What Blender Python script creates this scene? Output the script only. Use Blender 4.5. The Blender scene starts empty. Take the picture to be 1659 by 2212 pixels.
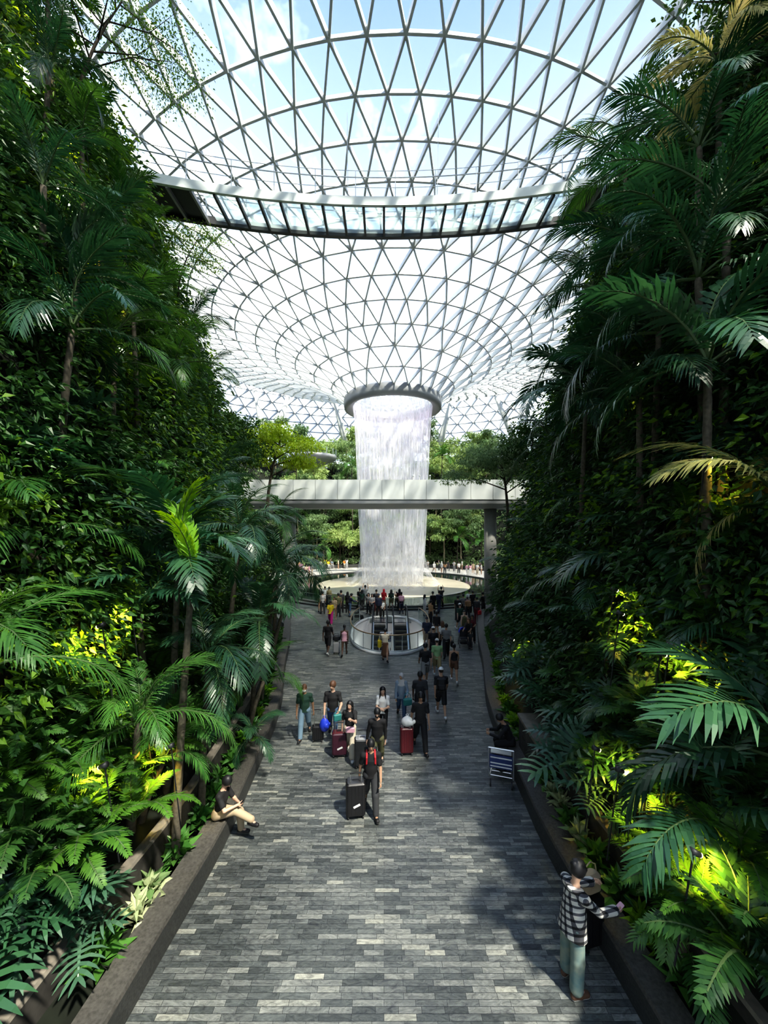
import bpy, math, random
import numpy as np
from mathutils import Vector, Matrix
random.seed(11); RNG = np.random.default_rng(11)
PI = math.pi; TAU = 2*math.pi
SC = bpy.context.scene; COL = SC.collection
W_IMG, H_IMG = 1659.0, 2212.0
FPX, EYE, HZ = 840.0, 6.6, 1140.0          # focal length in px, eye height in m, row of the horizon
# ------------------------------------------------------------------ render-independent settings
SC.cycles.max_bounces = 4; SC.cycles.diffuse_bounces = 2; SC.cycles.glossy_bounces = 2
SC.cycles.transmission_bounces = 2; SC.cycles.transparent_max_bounces = 10
SC.cycles.sample_clamp_indirect = 4.0; SC.cycles.caustics_reflective = False; SC.cycles.caustics_refractive = False
SC.cycles.use_adaptive_sampling = True; SC.cycles.adaptive_threshold = 0.12; SC.cycles.adaptive_min_samples = 10
SC.cycles.use_denoising = True
SC.view_settings.view_transform = 'Standard'
SC.view_settings.look = 'Medium High Contrast'
SC.view_settings.exposure = 0.22
# ------------------------------------------------------------------ mesh helpers
class MB:
    """collects vertices and faces; build() links them as ONE mesh object"""
    def __init__(s): s.v = []; s.f = []; s.m = []; s.n = 0; s.cur = 0
    def add(s, verts, faces):
        b = s.n; verts = np.asarray(verts, float)
        s.v.append(verts); s.n += len(verts)
        for f in faces: s.f.append([i+b for i in f]); s.m.append(s.cur)
        return s
    def addq(s, verts, quads):
        b = s.n; s.v.append(np.asarray(verts, float)); s.n += len(verts)
        q = (np.asarray(quads)+b).tolist(); s.f += q; s.m += [s.cur]*len(q); return s
    def box(s, c, size, rz=0.0, taper=1.0):
        x, y, z = [q/2 for q in size]; P = []
        for k, t in ((-1, 1.0), (1, taper)):
            for sx, sy in ((-1,-1),(1,-1),(1,1),(-1,1)):
                px, py = sx*x*t, sy*y*t
                P.append((c[0]+px*math.cos(rz)-py*math.sin(rz), c[1]+px*math.sin(rz)+py*math.cos(rz), c[2]+k*z))
        return s.add(P, [(0,3,2,1),(4,5,6,7),(0,1,5,4),(1,2,6,5),(2,3,7,6),(3,0,4,7)])
    def rbox(s, c, size, r=0.03, rz=0.0, seg=3):
        """box with rounded vertical edges and chamfered top/bottom"""
        x, y, z = [q/2 for q in size]; r = min(r, x*.98, y*.98)
        ring = []
        for qx, qy, a0 in ((1,1,0),(-1,1,PI/2),(-1,-1,PI),(1,-1,1.5*PI)):
            for k in range(seg+1):
                a = a0+k*PI/2/seg; ring.append((qx*(x-r)+r*math.cos(a), qy*(y-r)+r*math.sin(a)))
        n = len(ring); P = []; e = min(r*.6, z*.5)
        for zz, t in ((-z, e), (-z+e, 0), (z-e, 0), (z, e)):
            for a, b in ring:
                a2 = a-math.copysign(min(t, abs(a)), a); b2 = b-math.copysign(min(t, abs(b)), b)
                P.append((c[0]+a2*math.cos(rz)-b2*math.sin(rz), c[1]+a2*math.sin(rz)+b2*math.cos(rz), c[2]+zz))
        F = [tuple(range(n-1,-1,-1)), tuple(range(3*n, 4*n))]
        for k in range(3):
            for i in range(n): F.append((k*n+i, k*n+(i+1)%n, (k+1)*n+(i+1)%n, (k+1)*n+i))
        return s.add(P, F)
    def tube(s, pts, rad, seg=8, caps=True, flat=1.0):
        pts = np.asarray(pts, float); n = len(pts)
        rad = np.broadcast_to(np.asarray(rad, float), (n,))
        T = np.gradient(pts, axis=0); T /= np.linalg.norm(T, axis=1)[:,None]+1e-12
        up = np.array((0,0,1.0)) if abs(T[0][2]) < .9 else np.array((0,1.0,0))
        V = []
        for i in range(n):
            a = np.cross(up, T[i]); a /= np.linalg.norm(a)+1e-12; b = np.cross(T[i], a); up = b
            for k in range(seg):
                t = TAU*k/seg; V.append(pts[i]+rad[i]*(math.cos(t)*a+flat*math.sin(t)*b))
        F = [(i*seg+k, i*seg+(k+1)%seg, (i+1)*seg+(k+1)%seg, (i+1)*seg+k) for i in range(n-1) for k in range(seg)]
        if caps: F += [tuple(range(seg-1,-1,-1)), tuple(range((n-1)*seg, n*seg))]
        return s.add(V, F)
    def cyl(s, p, q, r, seg=12, r2=None): return s.tube([p, q], [r, r if r2 is None else r2], seg)
    def lathe(s, prof, c=(0,0,0), seg=24, a0=0.0, a1=TAU):
        full = abs(a1-a0-TAU) < 1e-6; m = seg if full else seg+1; V = []
        for r, z in prof:
            for k in range(m):
                a = a0+(a1-a0)*k/seg; V.append((c[0]+r*math.cos(a), c[1]+r*math.sin(a), c[2]+z))
        F = []
        for i in range(len(prof)-1):
            for k in range(seg):
                k2 = (k+1) % m; F.append((i*m+k, i*m+k2, (i+1)*m+k2, (i+1)*m+k))
        return s.add(V, F)
    def ball(s, c, r, seg=12, rings=8):
        r = (r, r, r) if not hasattr(r, '__len__') else r; V = [(c[0], c[1], c[2]-r[2])]
        for i in range(1, rings):
            t = PI*i/rings
            for k in range(seg):
                a = TAU*k/seg; V.append((c[0]+r[0]*math.sin(t)*math.cos(a), c[1]+r[1]*math.sin(t)*math.sin(a), c[2]-r[2]*math.cos(t)))
        V.append((c[0], c[1], c[2]+r[2])); F = []
        for k in range(seg):
            F.append((0, 1+(k+1)%seg, 1+k)); b = 1+(rings-2)*seg; F.append((len(V)-1, b+k, b+(k+1)%seg))
        for i in range(rings-2):
            for k in range(seg): F.append((1+i*seg+k, 1+i*seg+(k+1)%seg, 1+(i+1)*seg+(k+1)%seg, 1+(i+1)*seg+k))
        return s.add(V, F)
    def data(s): return np.concatenate(s.v) if s.v else np.zeros((0,3))
    def mesh(s, name, mats, smooth=False):
        me = bpy.data.meshes.new(name)
        V = s.data(); cnt = np.array([len(f) for f in s.f], np.int32)
        me.vertices.add(len(V)); me.vertices.foreach_set('co', V.astype(np.float32).ravel())
        idx = np.fromiter((i for f in s.f for i in f), np.int32)
        me.loops.add(len(idx)); me.loops.foreach_set('vertex_index', idx)
        me.polygons.add(len(cnt)); me.polygons.foreach_set('loop_start', np.concatenate(([0], np.cumsum(cnt)[:-1])).astype(np.int32))
        for m in (mats if isinstance(mats, (list, tuple)) else [mats]): me.materials.append(m)
        me.polygons.foreach_set('material_index', np.array(s.m, np.int32))
        me.polygons.foreach_set('use_smooth', np.full(len(cnt), smooth))
        me.update(calc_edges=True); me.validate(); return me
    def build(s, name, mats, parent=None, smooth=False, loc=None):
        o = bpy.data.objects.new(name, s.mesh(name, mats, smooth)); COL.objects.link(o)
        if parent is not None: o.parent = parent
        if loc is not None: o.location = loc
        return o
def fastmesh(name, V, Q, mats, smooth=False):
    """mesh from a vertex array and an (n,4) or (n,3) face array"""
    me = bpy.data.meshes.new(name); Q = np.asarray(Q, np.int32); n, k = Q.shape
    me.vertices.add(len(V)); me.vertices.foreach_set('co', np.asarray(V, np.float32).ravel())
    me.loops.add(n*k); me.loops.foreach_set('vertex_index', Q.ravel())
    me.polygons.add(n); me.polygons.foreach_set('loop_start', np.arange(0, n*k, k, dtype=np.int32))
    for m in (mats if isinstance(mats, (list, tuple)) else [mats]): me.materials.append(m)
    me.polygons.foreach_set('use_smooth', np.full(n, smooth))
    me.update(calc_edges=True); return me
def link(name, me, parent=None, loc=None, rot=None, scale=None):
    o = bpy.data.objects.new(name, me); COL.objects.link(o)
    if parent is not None: o.parent = parent
    if loc is not None: o.location = loc
    if rot is not None: o.rotation_euler = rot
    if scale is not None: o.scale = (scale,)*3 if not hasattr(scale, '__len__') else scale
    return o
def empty(name, loc=(0,0,0), rz=0.0):
    o = bpy.data.objects.new(name, None); COL.objects.link(o); o.location = loc; o.rotation_euler = (0,0,rz); o.empty_display_size = .2; return o
def tag(o, label, cat, group=None, kind=None):
    o['label'] = label; o['category'] = cat
    if group: o['group'] = group
    if kind: o['kind'] = kind
    return o
def struct(o, label=None):
    o['kind'] = 'structure'
    if label: o['label'] = label
    return o
def copy_tree(o, parent=None):
    c = o.copy(); COL.objects.link(c); c.parent = parent
    for ch in o.children: copy_tree(ch, c)
    return c
# ------------------------------------------------------------------ materials
def _nt(name):
    m = bpy.data.materials.new(name); m.use_nodes = True; nt = m.node_tree; nt.nodes.clear()
    out = nt.nodes.new('ShaderNodeOutputMaterial'); return m, nt, out
def N(nt, t, **kw):
    n = nt.nodes.new('ShaderNode'+t)
    for k, v in kw.items():
        if k.startswith('i_'):
            key = k[2:].replace('_', ' '); n.inputs[int(key) if key.isdigit() else key].default_value = v
        else: setattr(n, k, v)
    return n
def c4(c): return (c[0], c[1], c[2], 1.0)
def mat(name, col, rough=.6, metal=0.0, spec=.5, var=0.0, scale=8.0, col2=None, bump=0.0, emit=None, es=0.0):
    m, nt, out = _nt(name); b = N(nt, 'BsdfPrincipled'); nt.links.new(b.outputs[0], out.inputs[0])
    b.inputs['Base Color'].default_value = c4(col); b.inputs['Roughness'].default_value = rough
    b.inputs['Metallic'].default_value = metal; b.inputs['Specular IOR Level'].default_value = spec
    if emit: b.inputs['Emission Color'].default_value = c4(emit); b.inputs['Emission Strength'].default_value = es
    if var or col2 or bump:
        tc = N(nt, 'TexCoord'); no = N(nt, 'TexNoise'); no.inputs['Scale'].default_value = scale; no.inputs['Detail'].default_value = 3.0
        nt.links.new(tc.outputs['Object'], no.inputs['Vector'])
        r = N(nt, 'ValToRGB'); r.color_ramp.elements[0].position = .3; r.color_ramp.elements[1].position = .7
        c2 = col2 or tuple(min(1, c*(1+var)) for c in col); c1 = col if col2 else tuple(c*(1-var) for c in col)
        r.color_ramp.elements[0].color = c4(c1); r.color_ramp.elements[1].color = c4(c2)
        nt.links.new(no.outputs[0], r.inputs[0]); nt.links.new(r.outputs[0], b.inputs['Base Color'])
        if bump:
            bp = N(nt, 'Bump'); bp.inputs['Strength'].default_value = bump; bp.inputs['Distance'].default_value = .02
            nt.links.new(no.outputs[0], bp.inputs['Height']); nt.links.new(bp.outputs[0], b.inputs['Normal'])
    return m
def leafmat(name, c1, c2, rough=.38, trans=.25, tcol=None, island=True, spec=.4):
    """leaf: colour varies from c1 to c2 per leaf island and per object, some light shines through"""
    m, nt, out = _nt(name); b = N(nt, 'BsdfPrincipled'); b.inputs['Roughness'].default_value = rough; b.inputs['Specular IOR Level'].default_value = spec
    g = N(nt, 'NewGeometry'); oi = N(nt, 'ObjectInfo')
    ma = N(nt, 'Math', operation='ADD'); nt.links.new(g.outputs['Random Per Island'], ma.inputs[0]); nt.links.new(oi.outputs['Random'], ma.inputs[1])
    mu = N(nt, 'Math', operation='MULTIPLY'); mu.inputs[1].default_value = .5; nt.links.new(ma.outputs[0], mu.inputs[0])
    r = N(nt, 'ValToRGB'); r.color_ramp.elements[0].color = c4(c1); r.color_ramp.elements[1].color = c4(c2)
    r.color_ramp.elements[0].position = .15; r.color_ramp.elements[1].position = .85
    nt.links.new(mu.outputs[0], r.inputs[0]); nt.links.new(r.outputs[0], b.inputs['Base Color'])
    if trans <= 0: nt.links.new(b.outputs[0], out.inputs[0]); return m
    t = N(nt, 'BsdfTranslucent'); mx = N(nt, 'MixShader'); mx.inputs[0].default_value = trans
    if tcol: t.inputs[0].default_value = c4(tcol)
    else:
        hs = N(nt, 'HueSaturation'); hs.inputs['Hue'].default_value = .475; hs.inputs['Saturation'].default_value = 1.1; hs.inputs['Value'].default_value = 2.0
        nt.links.new(r.outputs[0], hs.inputs['Color']); nt.links.new(hs.outputs[0], t.inputs[0])
    nt.links.new(b.outputs[0], mx.inputs[1]); nt.links.new(t.outputs[0], mx.inputs[2]); nt.links.new(mx.outputs[0], out.inputs[0])
    return m
# ------------------------------------------------------------------ camera
cam = bpy.data.cameras.new('camera'); cam.sensor_fit = 'VERTICAL'; cam.sensor_height = 36.0; cam.lens = 36.0*FPX/H_IMG
cam.shift_y = (HZ-H_IMG/2)/H_IMG; cam.clip_end = 400; cam.clip_start = .1
camo = bpy.data.objects.new('camera', cam); COL.objects.link(camo); camo.location = (0,0,EYE); camo.rotation_euler = (PI/2,0,0); SC.camera = camo
def at(px, py, Y):                          # the point at depth Y that shows at pixel px, py
    return Vector(((px-W_IMG/2)/FPX*Y, Y, EYE-(py-HZ)/FPX*Y))
def ground(px, py, z=0.0):                  # the point of the level z that shows at pixel px, py
    Y = FPX*(EYE-z)/(py-HZ); return Vector(((px-W_IMG/2)/FPX*Y, Y, z))
# ------------------------------------------------------------------ world: blue sky with broken cloud
w = bpy.data.worlds.new('sky'); SC.world = w; w.use_nodes = True; nt = w.node_tree; nt.nodes.clear()
wo = N(nt, 'OutputWorld'); bg = N(nt, 'Background'); nt.links.new(bg.outputs[0], wo.inputs[0])
tc = N(nt, 'TexCoord'); no = N(nt, 'TexNoise'); no.inputs['Scale'].default_value = 2.6; no.inputs['Detail'].default_value = 6; no.inputs['Roughness'].default_value = .55
mp = N(nt, 'Mapping'); mp.inputs['Location'].default_value = (.35, .1, .0); mp.inputs['Scale'].default_value = (1,1,1.3)
nt.links.new(tc.outputs['Generated'], mp.inputs[0]); nt.links.new(mp.outputs[0], no.inputs['Vector'])
cr = N(nt, 'ValToRGB'); cr.color_ramp.elements[0].position = .57; cr.color_ramp.elements[1].position = .76
nt.links.new(no.outputs[0], cr.inputs[0])
sx = N(nt, 'SeparateXYZ'); nt.links.new(tc.outputs['Generated'], sx.inputs[0])
hz = N(nt, 'MapRange'); hz.inputs['From Min'].default_value = .25; hz.inputs['From Max'].default_value = .85; nt.links.new(sx.outputs['Z'], hz.inputs['Value'])
blue = N(nt, 'MixRGB'); blue.inputs[1].default_value = (.78,.88,.95,1); blue.inputs[2].default_value = (.13,.255,.6,1); nt.links.new(hz.outputs[0], blue.inputs[0])
mxc = N(nt, 'MixRGB'); mxc.inputs[2].default_value = (1.9,1.95,2.0,1); nt.links.new(cr.outputs[0], mxc.inputs[0]); nt.links.new(blue.outputs[0], mxc.inputs[1])
dn = N(nt, 'MapRange'); dn.inputs['From Min'].default_value = -.05; dn.inputs['From Max'].default_value = .02; nt.links.new(sx.outputs['Z'], dn.inputs['Value'])
fin = N(nt, 'MixRGB'); fin.inputs[1].default_value = (.05,.06,.06,1); nt.links.new(dn.outputs[0], fin.inputs[0]); nt.links.new(mxc.outputs[0], fin.inputs[2])
nt.links.new(fin.outputs[0], bg.inputs[0]); bg.inputs[1].default_value = SKY = 1.5
sun = bpy.data.lights.new('sun', 'SUN'); sun.energy = 9.5; sun.angle = math.radians(2.5); sun.color = (1,.93,.78)
so = bpy.data.objects.new('sun', sun); COL.objects.link(so); so.rotation_euler = (math.radians(24), math.radians(22), 0)
# ------------------------------------------------------------------ the lie of the land
CX, CY = 1.0, 45.0                            # centre of the waterfall
EDGE = [(-6,3.6),(5.2,3.46),(8,3.26),(10,3.42),(12,3.5),(14.5,3.78),(18,4.6),(21.5,5.2),(25,6.0),(29,7.0),(33,9.6),(36,12)]
EY = np.array([e[0] for e in EDGE], float); EX = np.array([e[1] for e in EDGE], float)
_yy = np.linspace(-6, 36, 421); _xx = np.interp(_yy, EY, EX); _k = np.hanning(41); _k /= _k.sum(); _xx = np.convolve(np.pad(_xx, 20, mode='edge'), _k, 'valid')
def halfwidth(Y): return np.interp(Y, _yy, _xx)
R_BOWL = 20.0
PD1 = np.array([(-1,-.3),(0,-.3),(.42,-.3),(.43,.3),(.84,.34),(.86,.9),(1.9,1.9),(2.8,4.6),(3.6,7.6),(4.6,11.2),(5.6,15),(6.6,18.6),(7.6,21.4),(9,23.2),(12,24.5),(60,26)])
PD2 = np.array([(-1,-.3),(0,-.3),(.42,-.3),(.43,.3),(3,1.2),(6,4.0),(10,9.0),(14,13.5),(18,17),(23,19.5),(60,21)])
PD3 = np.array([(-1,-.3),(0,-.3),(.42,-.3),(.43,.3),(2,1.2),(4,3.2),(6,5.5),(8,8),(11,11),(15,14),(60,16)])
def dist_out(X, Y):
    r = np.hypot(X-CX, Y-CY); d2 = r-R_BOWL
    d1 = np.where(Y < 36, np.abs(X)-halfwidth(np.minimum(Y, 36)), 99.0)
    return np.minimum(d1, d2)
def terrain(X, Y):
    X = np.asarray(X, float); Y = np.asarray(Y, float); d = dist_out(X, Y)
    a = np.interp(d, PD1[:,0], PD1[:,1]); b = np.interp(d, PD2[:,0], PD2[:,1]); c = np.interp(d, PD3[:,0], PD3[:,1])
    t = np.clip((Y-22)/10.0, 0, 1); t = t*t*(3-2*t); s = np.clip((Y-40)/16.0, 0, 1); s = s*s*(3-2*s)
    z = (a*(1-t)+c*t)*(1-s)+b*s
    bump = (np.sin(X*1.3+Y*.7)+np.sin(Y*1.1-X*.5+2))*.5
    return z+np.where(d > 1.5, np.minimum((d-1.5)*.35, .9)*bump, 0)
def hillpoint(px, py, y0=3.0, y1=95.0):
    """first point of the land along the line of sight through px, py"""
    Y = np.arange(y0, y1, .04); X = (px-W_IMG/2)/FPX*Y; Z = EYE-(py-HZ)/FPX*Y
    k = np.nonzero(terrain(X, Y) > Z)[0]
    if len(k) == 0: return None
    k = k[0]; return Vector((X[k], Y[k], Z[k]))
# ------------------------------------------------------------------ setting materials
def slate():
    m, nt, out = _nt('slate_paving'); b = N(nt, 'BsdfPrincipled'); nt.links.new(b.outputs[0], out.inputs[0])
    tc = N(nt, 'TexCoord')
    br = N(nt, 'TexBrick'); br.offset = .37; br.offset_frequency = 2; br.squash = .72; br.squash_frequency = 3
    br.inputs['Color1'].default_value = (.0,.0,.0,1); br.inputs['Color2'].default_value = (1,1,1,1); br.inputs['Mortar'].default_value = (0,0,0,1)
    br.inputs['Scale'].default_value = 1.0; br.inputs['Brick Width'].default_value = .44; br.inputs['Row Height'].default_value = .08; br.inputs['Mortar Size'].default_value = .003; br.inputs['Bias'].default_value = 0
    nt.links.new(tc.outputs['Object'], br.inputs['Vector'])
    r = N(nt, 'ValToRGB'); e = r.color_ramp.elements; e[0].position = 0; e[0].color = (.055,.062,.062,1); e[1].position = 1; e[1].color = (.27,.275,.24,1)
    for p, c in ((.25,(.08,.09,.09)),(.5,(.11,.12,.118)),(.75,(.145,.155,.15)),(.92,(.18,.19,.178))):
        q = e.new(p); q.color = c4(c)
    nt.links.new(br.outputs[0], r.inputs[0])
    mp = N(nt, 'Mapping'); mp.inputs['Scale'].default_value = (1.2,3.4,1); nt.links.new(tc.outputs['Object'], mp.inputs[0])
    no = N(nt, 'TexNoise'); no.inputs['Scale'].default_value = 4.0; no.inputs['Detail'].default_value = 7; no.inputs['Roughness'].default_value = .7; no.inputs['Distortion'].default_value = 1.6; nt.links.new(mp.outputs[0], no.inputs['Vector'])
    r2 = N(nt, 'ValToRGB'); r2.color_ramp.elements[0].position = .32; r2.color_ramp.elements[0].color = (.45,.45,.47,1); r2.color_ramp.elements[1].position = .68; r2.color_ramp.elements[1].color = (1.5,1.5,1.45,1)
    nt.links.new(no.outputs[0], r2.inputs[0])
    mx = N(nt, 'MixRGB', blend_type='MULTIPLY'); mx.inputs[0].default_value = 1; nt.links.new(r.outputs[0], mx.inputs[1]); nt.links.new(r2.outputs[0], mx.inputs[2])
    mo = N(nt, 'MixRGB'); mo.inputs[2].default_value = (.018,.02,.022,1); nt.links.new(br.outputs['Fac'], mo.inputs[0]); nt.links.new(mx.outputs[0], mo.inputs[1])
    nt.links.new(mo.outputs[0], b.inputs['Base Color'])
    rr = N(nt, 'MapRange'); rr.inputs['To Min'].default_value = .3; rr.inputs['To Max'].default_value = .5; nt.links.new(no.outputs[0], rr.inputs['Value']); nt.links.new(rr.outputs[0], b.inputs['Roughness'])
    bp = N(nt, 'Bump'); bp.inputs['Strength'].default_value = .25; bp.inputs['Distance'].default_value = .01; nt.links.new(no.outputs[0], bp.inputs['Height']); nt.links.new(bp.outputs[0], b.inputs['Normal'])
    return m
M_SLATE = slate()
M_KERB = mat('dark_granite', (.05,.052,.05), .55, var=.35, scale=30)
M_KERBTOP = mat('kerb_top_granite', (.075,.071,.064), .6, var=.35, scale=25)  # slightly lighter granite for the upper faces of the kerbs
M_CONC = mat('grey_concrete', (.2,.18,.15), .8, var=.25, scale=6, bump=.1)
M_WALLD = mat('dark_stone_wall', (.045,.042,.038), .8, var=.4, scale=5, bump=.2)
M_SOIL = mat('dark_soil', (.008,.012,.006), .95, var=.5, scale=3)
M_STEEL = mat('painted_steel', (.66,.69,.7), .42)
M_RIM = mat('oculus_metal', (.3,.31,.32), .45, .3)
M_PANEL = mat('satin_aluminium', (.78,.82,.8), .4, .0, var=.04, scale=.6)
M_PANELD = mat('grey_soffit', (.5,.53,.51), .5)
M_DARK = mat('dark_steel', (.025,.027,.03), .5)
M_COLUMN = mat('column_concrete', (.36,.36,.34), .6, var=.08, scale=3)
M_WHITE = mat('white_paint', (.8,.8,.79), .45)
M_STRUT = mat('strut_paint', (.5,.52,.5), .5)
M_BRONZE = mat('bronze_handrail', (.42,.3,.18), .3, .8)
M_CHROME = mat('brushed_steel', (.6,.61,.62), .28, .9)
M_BLACK = mat('black_rubber', (.012,.012,.013), .5)
M_CREAM = mat('wet_cream_stone', (.72,.66,.5), .22, var=.12, scale=.25)
M_WATER = mat('dark_water', (.02,.035,.03), .06, spec=.7)
M_PROM = mat('pale_paving', (.5,.49,.45), .6, var=.1, scale=2)
def glassmat(name, tint, haze, hazecol, fres=.5, rough=.05):
    m, nt, out = _nt(name); t = N(nt, 'BsdfTransparent'); t.inputs[0].default_value = c4(tint)
    d = N(nt, 'BsdfTranslucent'); d.inputs[0].default_value = c4(hazecol); d2 = N(nt, 'BsdfDiffuse'); d2.inputs[0].default_value = c4(hazecol)
    ad = N(nt, 'MixShader'); ad.inputs[0].default_value = .25; nt.links.new(d.outputs[0], ad.inputs[1]); nt.links.new(d2.outputs[0], ad.inputs[2])
    lw = N(nt, 'LayerWeight'); lw.inputs[0].default_value = .3
    mr = N(nt, 'MapRange'); mr.inputs['To Min'].default_value = haze; mr.inputs['To Max'].default_value = fres; nt.links.new(lw.outputs['Facing'], mr.inputs['Value'])
    mx = N(nt, 'MixShader'); nt.links.new(mr.outputs[0], mx.inputs[0]); nt.links.new(t.outputs[0], mx.inputs[1]); nt.links.new(ad.outputs[0], mx.inputs[2]); nt.links.new(mx.outputs[0], out.inputs[0])
    return m
M_PANE = glassmat('roof_glass', (.95,.97,.99), .06, (.86,.95,.95), .7)
M_BGLASS = glassmat('bridge_glass', (.8,.9,.9), .34, (.72,.87,.86), .5)
M_RGLASS = glassmat('rail_glass', (.86,.93,.9), .02, (.7,.8,.76), .08)
# ------------------------------------------------------------------ floor with the escalator well cut out
WX, WY, WA, WB = .35, 24.45, 2.3, 4.2
def oval(k, n, a=WA, b=WB): t = TAU*k/n; c, s = math.cos(t), math.sin(t); return (WX+a*math.copysign(abs(c)**.85, c), WY+b*math.copysign(abs(s)**.85, s))
fb = MB(); n = 64
bx0, bx1, by0, by1 = -6.0, 7.0, 18.0, 31.0; inner = [oval(k, n) for k in range(n)]; outer = []
for x, y in inner:
    dx, dy = x-WX, y-WY; s = 1e9
    if abs(dx) > 1e-9: s = min(s, ((bx1 if dx > 0 else bx0)-WX)/dx)
    if abs(dy) > 1e-9: s = min(s, ((by1 if dy > 0 else by0)-WY)/dy)
    outer.append((WX+dx*s, WY+dy*s))
fb.add([(x,y,0) for x, y in inner]+[(x,y,0) for x, y in outer], [(k, n+k, n+(k+1)%n, (k+1)%n) for k in range(n)])
for cx_, cy_ in ((bx0,by0),(bx1,by0),(bx1,by1),(bx0,by1)):            # fill the corner the rays skip
    a = math.atan2(cy_-WY, cx_-WX) % TAU; ang = [math.atan2(y-WY, x-WX) % TAU for x, y in outer]
    for k in range(n):
        a0, a1 = ang[k], ang[(k+1)%n]; a1 += TAU if a1 < a0 else 0
        if a0 < a < a1: fb.add([(*outer[k],0),(cx_,cy_,0),(*outer[(k+1)%n],0)], [(0,1,2)])
for x0,x1,y0,y1 in ((-60,60,-8,by0),(-60,bx0,by0,by1),(bx1,60,by0,by1),(-60,60,by1,100)):
    fb.add([(x0,y0,0),(x1,y0,0),(x1,y1,0),(x0,y1,0)], [(0,1,2,3)])
floor = struct(fb.build('floor', M_SLATE), 'grey slate plank paving of the walkway')
# ------------------------------------------------------------------ hillside
def grid_terrain(x0, x1, y0, y1, st):
    xs = np.arange(x0, x1+st/2, st); ys = np.arange(y0, y1+st/2, st); X, Y = np.meshgrid(xs, ys); Z = terrain(X, Y)
    V = np.stack([X.ravel(), Y.ravel(), Z.ravel()], 1); nx = len(xs); i = np.arange(len(ys)-1)[:,None]*nx+np.arange(nx-1)[None,:]
    Q = np.stack([i, i+1, i+1+nx, i+nx], -1).reshape(-1,4)
    keep = (Z.ravel()[Q] > -.29).any(1); return V, Q[keep]
V, Q = grid_terrain(-46, 48, -6, 99, .45)
struct(link('hillside', fastmesh('hillside', V, Q, M_SOIL, True)), 'planted hillside on both sides of the walkway')
# ------------------------------------------------------------------ kerbs and retaining walls (run along the walkway edge)
def run_wall(name, side, off0, off1, z0, z1, ys, mats, label, cap=None):
    mb = MB(); P = []
    for y in ys:
        hw = float(halfwidth(y)); P.append((side*(hw+off0), side*(hw+off1), y))
    V = []
    for a, b, y in P: V += [(a,y,z0),(a,y,z1-.05),(a+side*.02,y,z1),(b-side*.02,y,z1),(b,y,z1-.05),(b,y,z0)]
    F = []; G = []
    for i in range(len(P)-1):
        for k in range(5):
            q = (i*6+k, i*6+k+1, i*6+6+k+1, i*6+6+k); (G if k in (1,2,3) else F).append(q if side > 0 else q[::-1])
    F += [tuple(range(6)), tuple(range(len(V)-1, len(V)-7, -1))]
    mb.add(V, F); b0 = mb.n-len(V); mb.cur = 1; mb.f += G; mb.m += [1]*len(G)
    return struct(mb.build(name, mats), label)
ysk = np.arange(-4, 31.5, .5)
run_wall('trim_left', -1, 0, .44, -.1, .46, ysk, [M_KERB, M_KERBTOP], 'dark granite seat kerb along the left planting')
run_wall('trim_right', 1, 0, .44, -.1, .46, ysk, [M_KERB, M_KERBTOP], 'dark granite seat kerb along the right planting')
run_wall('wall_left', -1, .8, 1.0, 0, 1.0, np.arange(-4, 18, .5), [M_WALLD, M_CONC], 'low retaining wall inside the left planting')
run_wall('wall_right', 1, .8, 1.0, 0, 1.0, np.arange(-4, 9.6, .4), [M_WALLD, M_CONC], 'low retaining wall inside the right planting')
pb = MB()                                                      # stepped planter with a corner on the right
hw = float(halfwidth(10.2))
for k in range(3): pb.box((hw+.62, 10.2, .25+.42*k), (.55, 1.5, .40), -.05)
pb.cur = 1; pb.box((hw+.62, 10.2, 1.33), (.62, 1.56, .08), -.05); pb.box((hw+1.25, 9.62, 1.33), (.8, .34, .08), .0)
pb.cur = 0; pb.box((hw+1.25, 9.62, .65), (.74, .28, 1.28))
tag(pb.build('stone_planter', [M_WALLD, M_CONC]), 'stepped stone planter corner with pale coping behind the right kerb', 'planter')
# ------------------------------------------------------------------ glass roof: a ring-shaped diagrid falling into the oculus
PROF = [(5.4,14.9,24),(6.9,16.0,24),(8.9,17.1,24),(10.9,18.1,48),(13.0,19.0,48),(15.0,19.75,48),(17.0,20.4,48),(19.1,20.95,96),(21.2,21.4,96),(23.2,21.9,96),(25.1,22.4,96),(27.1,22.9,96)]
pr = np.array([(27.1,22.9),(30,24.0),(34,26.3),(38,28.9),(42,31.4),(46,33.5),(50,35),(54,36),(58,36),(62,35),(66,32.5),(70,28.5),(73,23),(75,16),(76.5,6),(77,-7)])
L = np.concatenate([[0], np.cumsum(np.hypot(np.diff(pr[:,0]), np.diff(pr[:,1])))])
for s in np.linspace(0, L[-1], 32)[1:]: PROF.append((float(np.interp(s, L, pr[:,0])), float(np.interp(s, L, pr[:,1])), 96))
rings = []
for i, (r, h, n) in enumerate(PROF):
    off = .5 if i % 2 else 0.0
    if i and PROF[i-1][2] != n: off = 0.0
    if i and PROF[i-1][2] == n: off = .5-rings[-1][3] if rings[-1][3] in (0, .5) else 0
    a = (np.arange(n)+off)*TAU/n+PI/2*0-PI/2
    rings.append((np.stack([CX+r*np.cos(a), CY+r*np.sin(a), np.full(n, EYE+h)], 1), n, r, off))
E0, E1, TR, RG = [], [], [], []
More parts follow.
